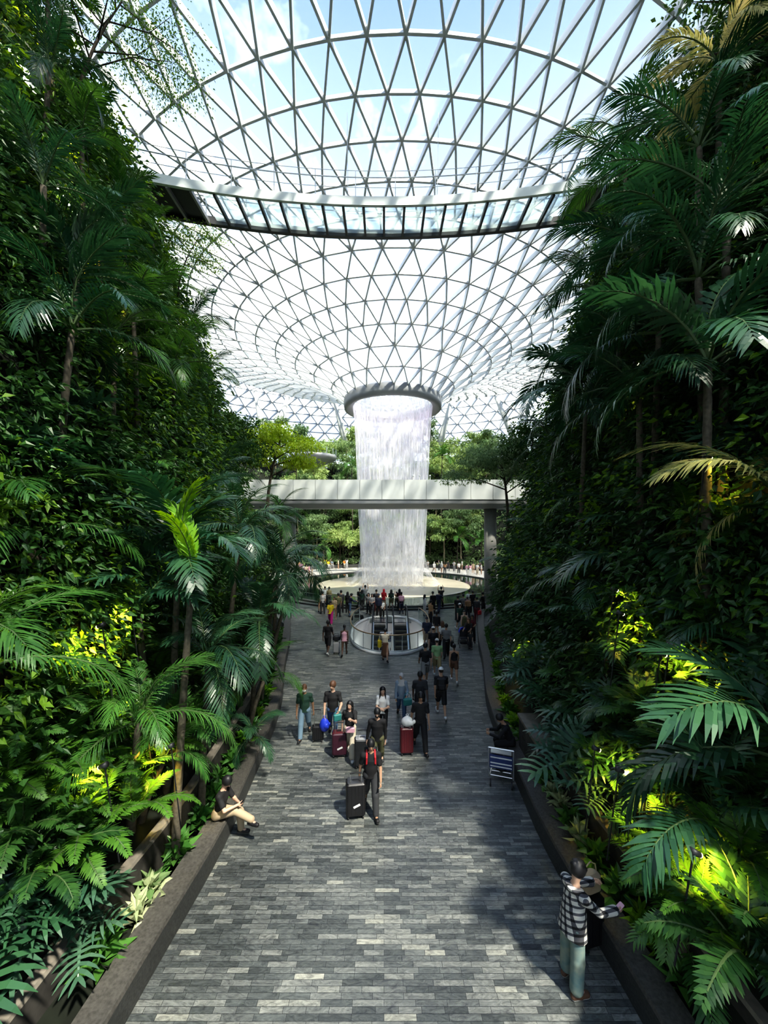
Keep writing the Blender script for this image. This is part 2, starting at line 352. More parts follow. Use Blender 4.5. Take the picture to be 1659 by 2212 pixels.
for i, (P, n, r, off) in enumerate(rings):
    for k in range(n): E0.append(P[k]); E1.append(P[(k+1)%n]); RG.append(1)
    if i == len(rings)-1: break
    Q_, m, r2, off2 = rings[i+1]
    if m == n:
        for k in range(n):
            k2, k3 = (k, (k-1) % n) if off2 > off else ((k+1) % n, k)
            E0 += [P[k], P[k]]; E1 += [Q_[k2], Q_[k3]]; RG += [0,0]; TR += [(P[k], Q_[k3], Q_[k2]), (P[k], Q_[k2], P[(k+1)%n])]
    else:                                   # twice as many panels outside
        for k in range(n):
            c = int(round(2*(k+off))) % m
            for j in (-1,0,1): E0.append(P[k]); E1.append(Q_[(c+j)%m]); RG.append(0)
            TR += [(P[k], Q_[(c-1)%m], Q_[c]), (P[k], Q_[c], Q_[(c+1)%m]), (P[k], Q_[(c+1)%m], P[(k+1)%n])]
E0 = np.array(E0); E1 = np.array(E1); D = E1-E0; D /= np.linalg.norm(D, axis=1)[:,None]
mid = (E0+E1)/2; rm = np.hypot(mid[:,0]-CX, mid[:,1]-CY); rp = np.array([p[0] for p in PROF]); hp = np.array([p[1] for p in PROF])
sarc = np.concatenate([[0], np.cumsum(np.hypot(np.diff(rp), np.diff(hp)))])
dr = np.gradient(rp, sarc); dh = np.gradient(hp, sarc)
# normal from profile slope at the nearest profile point (by height and radius)
near = np.argmin((rm[:,None]-rp[None,:])**2+((mid[:,2]-EYE)[:,None]-hp[None,:])**2, 1)
nr, nz = -dh[near], dr[near]; rad = (mid[:,:2]-(CX,CY))/(rm[:,None]+1e-9)
Nn = np.stack([rad[:,0]*nr, rad[:,1]*nr, nz], 1); Nn /= np.linalg.norm(Nn, axis=1)[:,None]
Sd = np.cross(D, Nn); Sd /= np.linalg.norm(Sd, axis=1)[:,None]
far_ = np.clip((rm-27)/8, 0, 1)[:,None]; wd = .056+.03*far_; dp = np.where(np.array(RG) == 1, .30, .40)[:,None]+.45*far_
C = [E0+Sd*wd, E0-Sd*wd, E0-Sd*wd-Nn*dp, E0+Sd*wd-Nn*dp, E1+Sd*wd, E1-Sd*wd, E1-Sd*wd-Nn*dp, E1+Sd*wd-Nn*dp]
V = np.stack(C, 1).reshape(-1,3); b = np.arange(len(E0))[:,None]*8
Q = np.concatenate([b+np.array(q) for q in ((0,4,5,1),(1,5,6,2),(2,6,7,3),(3,7,4,0))])
ceiling = struct(link('ceiling', fastmesh('ceiling', V, Q, M_STEEL)), 'steel diagrid of the glass roof dipping to the oculus')
TV = np.array(TR).reshape(-1,3); struct(link('roof_pane', fastmesh('roof_pane', TV, np.arange(len(TV)).reshape(-1,3), M_PANE), ceiling), 'triangular glass panes of the roof')
rim = MB(); rim.lathe([(4.55,13.9),(5.2,13.55),(5.55,13.6),(5.65,14.1),(5.6,14.75),(5.35,15.0),(4.75,14.8),(4.55,14.3),(4.55,13.9)], (CX,CY,EYE), 64)
struct(rim.build('oculus_rim', M_RIM, ceiling, True), 'grey metal ring round the oculus')
# ------------------------------------------------------------------ waterfall
def watermat(name, seed, lo, hi, zs, sc=6.0, bright=(.95,.96,1)):
    m, nt, out = _nt(name); tc = N(nt, 'TexCoord'); mp = N(nt, 'Mapping'); mp.inputs['Scale'].default_value = (sc, sc, zs); mp.inputs['Location'].default_value = (seed, seed*.7, 0)
    nt.links.new(tc.outputs['Object'], mp.inputs[0]); no = N(nt, 'TexNoise'); no.inputs['Scale'].default_value = 1; no.inputs['Detail'].default_value = 4; no.inputs['Roughness'].default_value = .65; nt.links.new(mp.outputs[0], no.inputs['Vector'])
    mr = N(nt, 'MapRange'); mr.inputs['From Min'].default_value = .4; mr.inputs['From Max'].default_value = .64; mr.inputs['To Min'].default_value = lo; mr.inputs['To Max'].default_value = hi; nt.links.new(no.outputs[0], mr.inputs['Value'])
    t = N(nt, 'BsdfTransparent'); d = N(nt, 'BsdfTranslucent'); d.inputs[0].default_value = c4(bright); d2 = N(nt, 'BsdfDiffuse'); d2.inputs[0].default_value = c4(bright)
    ad = N(nt, 'MixShader'); ad.inputs[0].default_value = .5; nt.links.new(d.outputs[0], ad.inputs[1]); nt.links.new(d2.outputs[0], ad.inputs[2])
    mx = N(nt, 'MixShader'); nt.links.new(mr.outputs[0], mx.inputs[0]); nt.links.new(t.outputs[0], mx.inputs[1]); nt.links.new(ad.outputs[0], mx.inputs[2]); nt.links.new(mx.outputs[0], out.inputs[0]); return m
wf = empty('waterfall', (CX,CY,0)); tag(wf, 'tall white indoor waterfall pouring from the oculus into the round pool', 'waterfall')
def shell(name, k, m, parent):
    prof = [(r*k, z) for r, z in ((4.62,20.6),(4.5,19.6),(4.38,18),(4.25,15.5),(4.1,12),(3.95,8),(3.75,4),(3.55,1.5),(3.5,.15))]
    mb = MB(); mb.lathe(prof, (0,0,0), 64); return mb.build(name, m, parent, True)
shell('water_curtain', 1.0, watermat('falling_water', 1.3, .12, .75, .3, 5), wf)
shell('water_curtain', .93, watermat('falling_water_inner', 7.7, .06, .55, .22, 4), wf)
mb = MB(); mb.lathe([(3.1,7),(3.5,4.5),(4.0,2.2),(4.7,.9),(5.6,.15)], (0,0,0), 48); mb.build('spray', watermat('water_spray', 4.1, .04, .42, .5, .9), wf, True)
for k in range(3):
    l = bpy.data.lights.new('oculus_light', 'AREA'); l.shape = 'DISK'; l.size = 2.6; l.energy = 90; l.color = ((1,.62,.78),(.86,.7,1),(1,.78,.7))[k]
    lo = bpy.data.objects.new('oculus_light', l); COL.objects.link(lo); lo.location = (CX+2.2*math.cos(k*2.1+.5), CY+2.2*math.sin(k*2.1+.5), EYE+14.4)
pool = empty('pool', (CX,CY,0)); tag(pool, 'round pool with pale cream dish and dark outer water ring under the waterfall', 'pool')
mb = MB(); mb.lathe([(0,.42),(3,.38),(6,.26),(8.4,.1),(8.8,.03),(8.8,-.05)], (0,0,0), 96); mb.build('basin_dish', M_CREAM, pool, True)
mb = MB(); mb.lathe([(8.6,.035),(12.6,.035)], (0,0,0), 96); mb.build('water_ring', M_WATER, pool)
mb = MB(); mb.lathe([(12.6,.0),(12.6,.14),(13.0,.14),(13.0,0)], (0,0,0), 96); mb.build('pool_edge', M_KERB, pool)
mb = MB(); mb.lathe([(13.0,.025),(R_BOWL+.3,.025)], (CX,CY,0), 96, 0.25, PI-.25); struct(mb.build('promenade_paving', M_PROM), 'pale paving of the promenade behind the pool')
mb = MB(); mb.lathe([(R_BOWL,0),(R_BOWL,.55),(R_BOWL+.45,.55),(R_BOWL+.45,0)], (CX,CY,0), 96, -.1, PI+.1); struct(mb.build('trim_back', M_KERB), 'dark seat wall round the far promenade')
gb = empty('glass_barrier', (CX,CY,0)); tag(gb, 'curved glass balustrade between the crowd and the pool', 'barrier')
mb = MB(); mb.lathe([(13.9,.1),(13.9,1.0)], (0,0,0), 72, PI+.12, TAU-.12); mb.build('glass_panel', M_RGLASS, gb, True)
mb = MB(); mb.lathe([(13.82,0),(13.82,.12),(13.98,.12),(13.98,0)], (0,0,0), 72, PI+.12, TAU-.12); mb.build('base_rail', M_DARK, gb)
mb = MB(); mb.lathe([(13.87,1.0),(13.87,1.04),(13.93,1.04),(13.93,1.0),(13.87,1.0)], (0,0,0), 72, PI+.12, TAU-.12); mb.build('top_rail', M_CHROME, gb)
# ------------------------------------------------------------------ elevated walkway box on two columns
YB = 33.0; zb, zt = EYE-(1088-HZ)/FPX*YB, EYE-(1036-HZ)/FPX*YB
gw = empty('elevated_guideway', (0,YB,0)); tag(gw, 'grey panelled elevated guideway crossing in front of the waterfall on two columns', 'elevated guideway')
x0, x1 = -14.2, 14.6; pw = 48.0/FPX*YB; k = 0; x = (585-829.5)/FPX*YB-2*pw
while x < x1:
    mb = MB(); mb.box((x+pw/2, .04, (zb+zt)/2+.18), (pw-.035, .08, zt-zb-.36)); mb.build('cladding_panel', M_PANEL, gw); x += pw
mb = MB(); mb.box((.2, 1.9, (zb+zt)/2+.1), (x1-x0+2, 3.6, zt-zb-.3)); mb.build('deck', M_PANELD, gw)
mb = MB(); mb.box((.2, .1, zb+.14), (x1-x0+2, .1, .24)); mb.build('base_band', M_RIM, gw)
mb = MB()
V = [(-15,.15,zb+.02),(15.6,.15,zb+.02),(15.6,1.2,zb-.35),(-15,1.2,zb-.35),(-15,2.8,zb-.35),(15.6,2.8,zb-.35),(15.6,3.8,zb+.1),(-15,3.8,zb+.1)]
mb.add(V, [(0,1,2,3),(3,2,5,4),(4,5,6,7)]); mb.build('soffit', M_PANELD, gw)
for px in (893, 906, 929):
    mb = MB(); q = at(px, 1036, YB+.1); mb.cyl((q.x,.1,zt-.05), (q.x,.1,zt+.28), .035, 8); mb.ball((q.x,.1,zt+.34), .08); mb.build('roof_light', M_WHITE, gw)
for name, px in (('column', 626.0), ('column', 1059.0)):
    c = at(px, 1140, YB+1.9); mb = MB(); mb.cyl((c.x, c.y, -.1), (c.x, c.y, zb-.3), .54, 28)
    o = struct(mb.build(name, M_COLUMN, None, True), 'round concrete column under the '+('left' if px < 800 else 'right')+' end of the guideway')
# ------------------------------------------------------------------ glass-floored sky bridge
HB = 17.0
cb = empty('sky_bridge', (0,20,EYE+HB)); tag(cb, 'curved glass floored footbridge high between the two planted cliffs', 'footbridge')
Rb = 47.0; yn = 20.5; yf = 22.7               # centre of curvature nearer the camera side
def arc(x, y0, R): return y0-(R-math.sqrt(R*R-x*x))-20.0
xs = np.linspace(-15.5, 15.5, 61)
def ribbon(yc, w0, w1, zlo, zhi):
    V = []; F = []
    for x in xs:
        y = arc(x, yc, Rb); V += [(x,y+w0,zlo),(x,y+w1,zlo),(x,y+w1,zhi),(x,y+w0,zhi)]
    for i in range(len(xs)-1):
        for k in range(4): F.append((i*4+k, i*4+4+k, i*4+4+(k+1)%4, i*4+(k+1)%4))
    return MB().add(V, F)
ribbon(yn, -.08, .08, -.06, .4).build('fascia_girder', M_PANEL, cb)
ribbon(yf, -.13, .1, -.12, .3).build('rear_girder', M_DARK, cb)
V = []; F = []; fl = [x for x in xs if abs(x) <= 9.71]
for x in fl: V += [(x, arc(x,yn,Rb)+.1, .08), (x, arc(x,yf,Rb)-.1, .08)]
MB().add(V, [(2*i,2*i+2,2*i+3,2*i+1) for i in range(len(fl)-1)]).build('glass_floor', M_BGLASS, cb)
for sgn in (-1, 1):
    fl = [x for x in xs if sgn*x >= 9.6]; V = []
    for x in fl: V += [(x, arc(x,yn,Rb)+.1, .05), (x, arc(x,yf,Rb)-.1, .05)]
    MB().add(V, [(2*i,2*i+2,2*i+3,2*i+1) for i in range(len(fl)-1)]).build('solid_floor', M_DARK, cb)
for i in range(-11, 12):
    x = i*1.08+.0; mb = MB(); y0, y1 = arc(x,yn,Rb)+.05, arc(x,yf,Rb)-.05
    mb.box((x, (y0+y1)/2, -.03), (.12, y1-y0, .22)); mb.build('cross_beam', M_DARK if abs(i) < 9 else M_RIM, cb)
for yc in (yn, yf):
    rb = MB()
    for zz, r in ((1.15,.028),(.62,.014),(1.5,.014)): rb.tube([(x, arc(x,yc,Rb), zz+.3) for x in xs], r, 6)
    for i in range(-7, 8): x = i*2.1+.6; rb.cyl((x, arc(x,yc,Rb), .25), (x, arc(x,yc,Rb), 1.8), .022, 6)
    rb.build('railing', M_CHROME, cb)
# slim stay cables hanging from the roof beside the bridge
for px in (752, 944):
    p = at(px, 385, 20.9); mb = MB(); mb.cyl((p.x, p.y, EYE+17.3), (p.x*1.02, p.y-.2, EYE+22.1), .014, 6)
    tag(mb.build('stay_cable', M_CHROME), 'thin steel cable from the roof to the sky bridge, '+('left' if px < 800 else 'right')+' one', 'cable', 'bridge cables')
# ------------------------------------------------------------------ raking struts that carry the far roof
for k, (xa, ya, xb, yb_, d) in enumerate(((572,960,552,846,78),(588,960,622,858,78),(748,965,722,862,80),(938,975,922,908,82),(946,975,976,862,80),(1116,962,1072,858,78),(1122,962,1142,866,78))):
    p, q = at(xa, ya, d), at(xb, yb_, d+4); mb = MB(); mb.tube([p, p.lerp(q,.5), q], [.66,.58,.42], 14)
    tag(mb.build('roof_strut', M_STRUT, None, True), 'white raking roof strut above the far trees, '+('first','second','third','fourth','fifth','sixth','seventh')[k]+' from left', 'strut', 'roof struts')
# ------------------------------------------------------------------ escalators in an oval well
well = empty('escalator_well', (WX,WY,0)); tag(well, 'oval white escalator well with glass balustrade and bronze handrail in the walkway', 'escalator well')
n = 64
pts = [oval(k, n) for k in range(n)]
mb = MB(); V = [(x-WX,y-WY,0.0) for x, y in pts]+[(x-WX,y-WY,-5.0) for x, y in pts]
mb.add(V, [(k,(k+1)%n,n+(k+1)%n,n+k) for k in range(n)]); mb.build('well_wall', M_WHITE, well, True)
mb = MB(); V = []
for k in range(n):
    x, y = oval(k, n); x2, y2 = oval(k, n, WA+.12, WB+.12); V += [(x-WX,y-WY,.13),(x2-WX,y2-WY,.13),(x2-WX,y2-WY,-.02),(x-WX,y-WY,-.05)]
F = []
for k in range(n):
    a, b = k*4, ((k+1)%n)*4
    for j in range(4): F.append((a+j, a+(j+1)%4, b+(j+1)%4, b+j))
mb.add(V, F); mb.build('well_kerb', M_WHITE, well, True)
ks = [k for k in range(-44, 13) ] if False else [k for k in range(26, 71)]     # the balustrade runs round sides and front, open at the landing
def ov(k, z, g=.1): x, y = oval(k % n, n, WA+g, WB+g); return (x-WX, y-WY, z)
mb = MB(); V = []
for k in ks: V += [ov(k,.13), ov(k,1.0)]
mb.add(V, [(2*i,2*i+2,2*i+3,2*i+1) for i in range(len(ks)-1)]); mb.build('glass_panel', M_RGLASS, well, True)
mb = MB(); mb.tube([ov(k,1.03) for k in ks], .035, 8); mb.build('handrail', M_BRONZE, well, True)
mb = MB(); mb.tube([ov(k,.2) for k in ks], .025, 6); mb.build('lower_rail', M_CHROME, well, True)
for k in ks[::4]:
    mb = MB(); mb.cyl(ov(k,.1), ov(k,1.02), .02, 6); mb.build('baluster', M_CHROME, well)
mb = MB(); mb.add([(-2.3,4.2,-5),(2.3,4.2,-5),(2.3,-4.2,-5),(-2.3,-4.2,-5)], [(0,3,2,1)]); mb.build('lower_floor', M_KERB, well)
# landing plate spans the far side of the well
YT = 27.2
mb = MB(); mb.box((.45, YT+.9, -.03), (2.9, 1.9, .07)); o = mb.build('escalator_landing', M_SLATE); struct(o)
def escalator(cx, label):
    e = empty('escalator', (cx, YT, 0)); tag(e, label, 'escalator')
    sl = math.tan(math.radians(30))
    prof = [(1.5,0),(0,0),(-.35,-.02)]+[(-.35-i*.4, -.02-i*.4*sl) for i in range(1,17)]
    mb = MB()                                                     # steps
    for i in range(16):
        y = -.45-i*.4; z = -.05-i*.4*sl; mb.box((0,y-.2,z-.3), (.78,.4,.6))
    st = mb.build('steps', M_DARK, e)
    mb = MB()
    for i in range(16): mb.box((0,-.45-i*.4-.39,-.04-i*.4*sl), (.78,.03,.03))
    mb.build('step_edge', mat('step_edge', (.16,.15,.1), .5), st)
    for s in (-1, 1):
        mb = MB(); V = []
        for y, z in prof: V += [(s*.42,y,z-.25),(s*.42,y,z+.12),(s*.54,y,z+.12),(s*.54,y,z-.25)]
        F = []
        for i in range(len(prof)-1):
            for j in range(4): F.append((i*4+j, i*4+4+j, i*4+4+(j+1)%4, i*4+(j+1)%4))
        mb.add(V, F); mb.build('skirt', M_WHITE if s*cx < 0 else M_CHROME, e)
        mb = MB(); V = []
        for y, z in prof: V += [(s*.48,y,z+.12),(s*.48,y,z+.92)]
        mb.add(V, [(2*i,2*i+2,2*i+3,2*i+1) for i in range(len(prof)-1)]); mb.build('glass_side', M_RGLASS, e)
        mb = MB(); pth = [(s*.48,1.4,.15),(s*.48,1.62,.3),(s*.48,1.68,.55),(s*.48,1.6,.82),(s*.48,1.4,.95)]+[(s*.48,y,z+.95) for y, z in prof[1:]]
        mb.tube(pth, .045, 8); mb.build('handrail', M_BLACK, e, True)
    mb = MB(); mb.box((0,.35,.006), (.8,1.0,.012)); mb.build('comb_plate', M_CHROME, e)
    return e
escalator(-.28, 'dark stepped escalator going down into the well, left of the pair')
escalator(1.12, 'dark stepped escalator going down into the well, right of the pair')
for x, y in ((-1.5,1.5),(1.5,1.5),(-1.3,-2.2),(1.3,-2.2)):
    l = bpy.data.lights.new('well_fill_light', 'POINT'); l.energy = 20; l.shadow_soft_size = .15; lo = bpy.data.objects.new('well_fill_light', l); COL.objects.link(lo); lo.location = (WX+x, WY+y, -1.6)  # unseen point lights added to lighten the well walls
# viewing deck on the far hill
vd = empty('viewing_deck', at(668, 985, 62)); tag(vd, 'curved grey viewing balcony among trees above the guideway, left of the waterfall', 'balcony')
mb = MB(); mb.lathe([(.2,-1.6),(3.6,-.4),(4.0,0),(4.0,.5),(0.2,.5)], (0,3,0), 32, PI, TAU); mb.build('deck', M_RIM, vd, True)
mb = MB(); mb.lathe([(3.9,.5),(3.9,1.5)], (0,3,0), 32, PI, TAU); mb.build('glass_panel', M_RGLASS, vd)
for k in range(9):
    a = PI+PI*k/8; mb = MB(); mb.cyl((3.9*math.cos(a),3+3.9*math.sin(a),.5), (3.9*math.cos(a),3+3.9*math.sin(a),1.6), .05, 6); mb.build('baluster', M_CHROME, vd)
# ------------------------------------------------------------------ leaves, fronds, plants
G_DARK = leafmat('dark_palm_leaf', (.016,.06,.032), (.055,.145,.065), .34, .16, spec=.55)
G_MID = leafmat('palm_leaf', (.03,.11,.022), (.1,.25,.05), .38, .22)
G_LIME = leafmat('young_palm_leaf', (.1,.28,.02), (.22,.42,.04), .4, .3)
G_PALE = leafmat('pale_palm_leaf', (.3,.32,.1), (.5,.46,.2), .45, .3)
G_TEAL = leafmat('split_leaf', (.03,.095,.055), (.09,.175,.11), .3, .12, spec=.6)
G_FERN = leafmat('fern_leaf', (.03,.1,.015), (.1,.24,.03), .5, .25)
G_IVY = leafmat('creeper_leaf', (.015,.055,.016), (.065,.165,.036), .42, .2)
G_IVYL = leafmat('light_creeper_leaf', (.05,.15,.015), (.16,.3,.03), .45, .3)
G_TREE = leafmat('tree_leaf', (.02,.07,.015), (.07,.16,.03), .5, .25)
G_TREEL = leafmat('lime_tree_leaf', (.16,.3,.02), (.34,.46,.05), .5, .35)
G_FAR = leafmat('far_leaf', (.1,.18,.08), (.27,.38,.18), .55, .3)  # far leaf colours are paler, with bright distance haze put into them
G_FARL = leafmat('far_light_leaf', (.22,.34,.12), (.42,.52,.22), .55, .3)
G_STRIPE = leafmat('variegated_leaf', (.1,.2,.06), (.62,.66,.42), .4, .15)
M_STEM = mat('green_stem', (.07,.12,.04), .6); M_TRUNK = mat('palm_trunk', (.11,.095,.07), .85, var=.35, scale=14)
M_BARK = mat('tree_bark', (.07,.055,.04), .9, var=.4, scale=9); M_BARKL = mat('pale_bark', (.34,.28,.2), .85, var=.2, scale=6)
def frond_mesh(name, m, L=2.2, n=32, ll=.55, lw=.04, a0=60, a1=-35, sweep=50, vang=18, droop=.35, bare=.14, seed=0, tip=.35, seg=3, twist=0.0):
    """a feather leaf: arching midrib along +X, n leaflets on each side"""
    g = np.random.default_rng(seed); K = 24; t = np.linspace(0,1,K); th = np.radians(a0+(a1-a0)*t**1.15)
    dx, dz = np.cos(th), np.sin(th); x = np.concatenate([[0], np.cumsum((dx[:-1]+dx[1:])/2)])*L/(K-1); z = np.concatenate([[0], np.cumsum((dz[:-1]+dz[1:])/2)])*L/(K-1)
    mb = MB(); mb.cur = 1; mb.tube(np.stack([x, np.zeros(K), z], 1)[::3], np.linspace(.022,.005,K)[::3]*max(1,L/2.0), 5); mb.cur = 0
    V = []; Qs = []; b = 0
    for s in (-1, 1):
        for i in range(n):
            u = bare+(1-bare)*(i+.3*g.random())/(n-.5); u = min(u,1); px, pz = np.interp(u,t,x), np.interp(u,t,z); ang = np.interp(u,t,th)
            f = np.array((math.cos(ang),0,math.sin(ang))); up = np.array((-math.sin(ang),0,math.cos(ang))); sd = np.array((0,s,0.0))
            q = (u-bare)/(1-bare); prof = (math.sin(PI*min(1,.16+.62*q))**.8)*(1-(1-tip)*max(0,q-.55)/.45)
            l = ll*prof*g.uniform(.9,1.08); sw = math.radians(sweep-22*q+g.uniform(-5,5)); va = math.radians(vang+g.uniform(-8,8))
            d = f*math.cos(sw)*1.0+sd*math.sin(sw)*math.cos(va)+up*math.sin(sw)*math.sin(va); d /= np.linalg.norm(d)
            wv = np.cross(d, up); wv /= np.linalg.norm(wv)+1e-9; p0 = np.array((px,0,pz)); dr = droop*l*g.uniform(.7,1.3)
            ws = (.35,1.0,.8,.06) if seg == 3 else (.4,1.0,.06)
            for k in range(seg+1):
                e = k/seg; c = p0+d*l*e-np.array((0,0,1.0))*dr*e*e; wd_ = lw*ws[k]*.5*(.6+.4*prof); V += [c-wv*wd_, c+wv*wd_]
            for k in range(seg): Qs.append((b+2*k, b+2*k+1, b+2*k+3, b+2*k+2))
            b += 2*(seg+1)
    mb.addq(np.array(V), np.array(Qs)); return mb.mesh(name, [m, M_STEM])
def blade_mesh(name, m, L=.6, W=.42, lobes=7, pet=.7, fold=12, droop=.4, seed=0):
    """a split leaf on a stalk: broad lobes run from the midrib to the margin"""
    g = np.random.default_rng(seed); mb = MB(); mb.cur = 1; a = math.radians(55)
    pp = [(pet*e*math.cos(a*(1-.3*e)), 0, pet*e*math.sin(a)) for e in np.linspace(0,1,5)]; mb.tube(pp, [.014,.012,.011,.01,.008], 5); mb.cur = 0
    ox, oz = pp[-1][0], pp[-1][2]; V = []; Qs = []; b = 0
    def mid(u): return np.array((ox+L*(u-.15), 0, oz-L*droop*u*u+.02))
    for s in (-1,1):
        for i in range(lobes):
            u = (i+.5)/lobes; ang = math.radians(118-100*u); ln = W*(.62+.38*math.sin(PI*(.2+.7*u)))*g.uniform(.92,1.05)*(.85 if i == lobes-1 else 1); hw_ = L/lobes*.46
            for k, (e, wk) in enumerate(((0,1.0),(.4,1.0),(.75,.72),(1,.08))):
                c = mid(u)+np.array((math.cos(ang)*ln*e, s*math.sin(ang)*ln*e, (math.tan(math.radians(fold))*math.sin(PI*e*.8)*.6-.35*e*e)*ln*math.sin(ang)))
                n_ = np.array((math.sin(ang), -s*math.cos(ang), 0))*hw_*wk; V += [c-n_, c+n_]
            for k in range(3): Qs.append((b+2*k, b+2*k+1, b+2*k+3, b+2*k+2))
            b += 8
    for s0 in (0,):
        for k in range(7): u = k/6; c = mid(u*.98+.01); w_ = .05*(1-u*.7); V += [c-(0,w_,-.004), c+(0,w_,.004)]
        for k in range(6): Qs.append((b+2*k, b+2*k+1, b+2*k+3, b+2*k+2))
        b += 14
    mb.addq(np.array(V), np.array(Qs)); return mb.mesh(name, [m, M_STEM])
def leaf_cloud(P, D, size, g, w=.45, fold=.12):
    """one pointed folded leaf (6 vertices, 2 four-sided faces) per point P, growing along D"""
    n = len(P); D = D/(np.linalg.norm(D,axis=1)[:,None]+1e-9); R = g.normal(size=(n,3)); S = np.cross(D,R); S /= np.linalg.norm(S,axis=1)[:,None]+1e-9; U = np.cross(S,D)
    s = size[:,None]; mid = P+D*s*.5-U*s*fold; V = np.stack([P, P+D*s*.45+S*s*w*.5, P+D*s-np.array((0,0,.25))*s, P+D*s*.45-S*s*w*.5, mid*.5+(P+D*s*.45)*.5-U*s*fold*.5], 1)
    V = V.reshape(-1,3); b = np.arange(n)[:,None]*5; Q = np.concatenate([b+np.array((0,1,2,4)), b+np.array((0,4,2,3))]); return V, Q
def rosette(mesh_list, n, tilt0, tilt1, g, sc=(.85,1.1)):
    """(mesh, rotation, scale) for n leaves set round a stem"""
    out = []
    for i in range(n):
        az = i*2.399963+g.uniform(-.25,.25); q = (i+.5)/n; tl = math.radians(tilt0+(tilt1-tilt0)*q+g.uniform(-6,6))
        R = Matrix.Rotation(az,4,'Z') @ Matrix.Rotation(-tl,4,'Y') @ Matrix.Rotation(g.uniform(-.25,.25),4,'X')
        out.append((mesh_list[int(g.integers(len(mesh_list)))], R, g.uniform(*sc)))
    return out
def bake(parts, name, mats=None):
    """joins (mesh, matrix, scale) leaves into one mesh"""
    Vs, F, Mi, b = [], [], [], 0
    for me, R, s in parts:
        n = len(me.vertices); co = np.empty(n*3, np.float32); me.vertices.foreach_get('co', co); co = co.reshape(-1,3)
        A = np.array(R); Vs.append(co@A[:3,:3].T*s+A[:3,3]); 
        for p in me.polygons: F.append([v+b for v in p.vertices]); Mi.append(p.material_index)
        b += n
    mb = MB(); mb.v = Vs; mb.f = F; mb.m = Mi; mb.n = b; return mb.mesh(name, mats or [m for m in parts[0][0].materials])
FR = {}
def fr(key, variants, **kw): FR[key] = [frond_mesh(key, seed=i*7+3, **{**kw, 'a0': kw.get('a0',60)+(-8,0,9)[i%3], 'a1': kw.get('a1',-35)+(-12,0,14)[i%3]}) for i in range(variants)]
fr('feather', 3, m=G_MID, L=2.6, n=38, ll=.62, lw=.034, a0=45, a1=-62, droop=.5)
fr('feather_dark', 3, m=G_DARK, L=2.5, n=32, ll=.66, lw=.042, a0=40, a1=-60, droop=.55)
fr('broad', 3, m=G_DARK, L=2.4, n=24, ll=.7, lw=.085, a0=45, a1=-48, droop=.4, tip=.6, sweep=58)
fr('broad_mid', 2, m=G_MID, L=2.2, n=23, ll=.62, lw=.078, a0=45, a1=-40, droop=.35, tip=.6, sweep=58)
fr('lime', 2, m=G_LIME, L=2.1, n=24, ll=.5, lw=.08, a0=35, a1=-30, tip=.5)
fr('pale', 2, m=G_PALE, L=2.1, n=40, ll=.5, lw=.04, a0=30, a1=-55, droop=.5)
fr('fern', 3, m=G_FERN, L=1.1, n=30, ll=.2, lw=.045, a0=50, a1=-40, sweep=70, vang=4, droop=.15, bare=.1, seg=2)
fr('fern_dark', 2, m=G_IVY, L=1.2, n=26, ll=.24, lw=.055, a0=45, a1=-45, sweep=68, vang=4, droop=.2, bare=.1, seg=2)
FR['split'] = [blade_mesh('split_leaf', G_TEAL, .78, .62, 7, .75, seed=i, droop=.35+.15*i) for i in range(3)]
FR['split_dark'] = [blade_mesh('split_leaf_dark', G_DARK, .78, .62, 7, .75, seed=i+5, droop=.35+.15*i) for i in range(2)]
REG = []                                     # every plant: (root, look, category, where it stands)
LOOK = {'feather':'arching green feather palm','feather_dark':'drooping dark feather palm','broad':'dark broad leaflet palm','broad_mid':'mid green broad leaflet palm',
        'lime':'bright lime green young palm','pale':'pale yellowish fronded palm','fern':'leafy green fern rosette','fern_dark':'dark green fern rosette','split':'grey green split leaf philodendron','split_dark':'dark split leaf philodendron'}
def palm(crown, key, nf=12, sc=1.0, seed=0, tilt=(62,-38), trunk=True, lime=0, label=None):
    g = np.random.default_rng(seed+101); c = Vector(crown); zg = float(terrain(c.x, c.y)); lean = g.uniform(-.25,.25,2)
    base = Vector((c.x+lean[0], c.y+lean[1], 0))
    if base.y < 31 and abs(base.x) < float(halfwidth(base.y))+1.2: base.x = math.copysign(float(halfwidth(base.y))+(.62 if abs(base.x) < float(halfwidth(base.y))+.62 else 1.2), base.x)
    base.z = max(float(terrain(base.x, base.y)), 0)-.1
    if base.z > c.z-.5: base = Vector((c.x, c.y, c.z-.5))
    root = empty('palm', base); tp = c-base
    if trunk:
        mb = MB(); m = max(4, int(tp.length/.22)); e = np.linspace(0,1,m)
        mb.tube([(tp.x*q**1.4, tp.y*q**1.4, tp.z*q) for q in e], [(.085-.03*q+(.008 if i%2 else 0))*(.7+.3*sc) for i, q in enumerate(e)], 8); mb.build('trunk', M_TRUNK, root, True)
    for me, R, s in rosette(FR[key], nf, tilt[0], tilt[1], g, (.8*sc,1.1*sc)):
        o = link('frond', me, root); o.matrix_local = Matrix.Translation(tp) @ R @ Matrix.Scale(s,4)
    for k in range(lime):
        o = link('young_frond', FR['lime'][k%2], root); o['label'] = 'bright lime young frond'
        o.matrix_local = Matrix.Translation(tp) @ Matrix.Rotation(g.uniform(0,TAU),4,'Z') @ Matrix.Rotation(-math.radians(62),4,'Y') @ Matrix.Scale(sc*.95,4)
    if label: tag(root, label, 'palm')
    else: REG.append((root, LOOK[key], 'palm', c))
    return root
ROS = {}
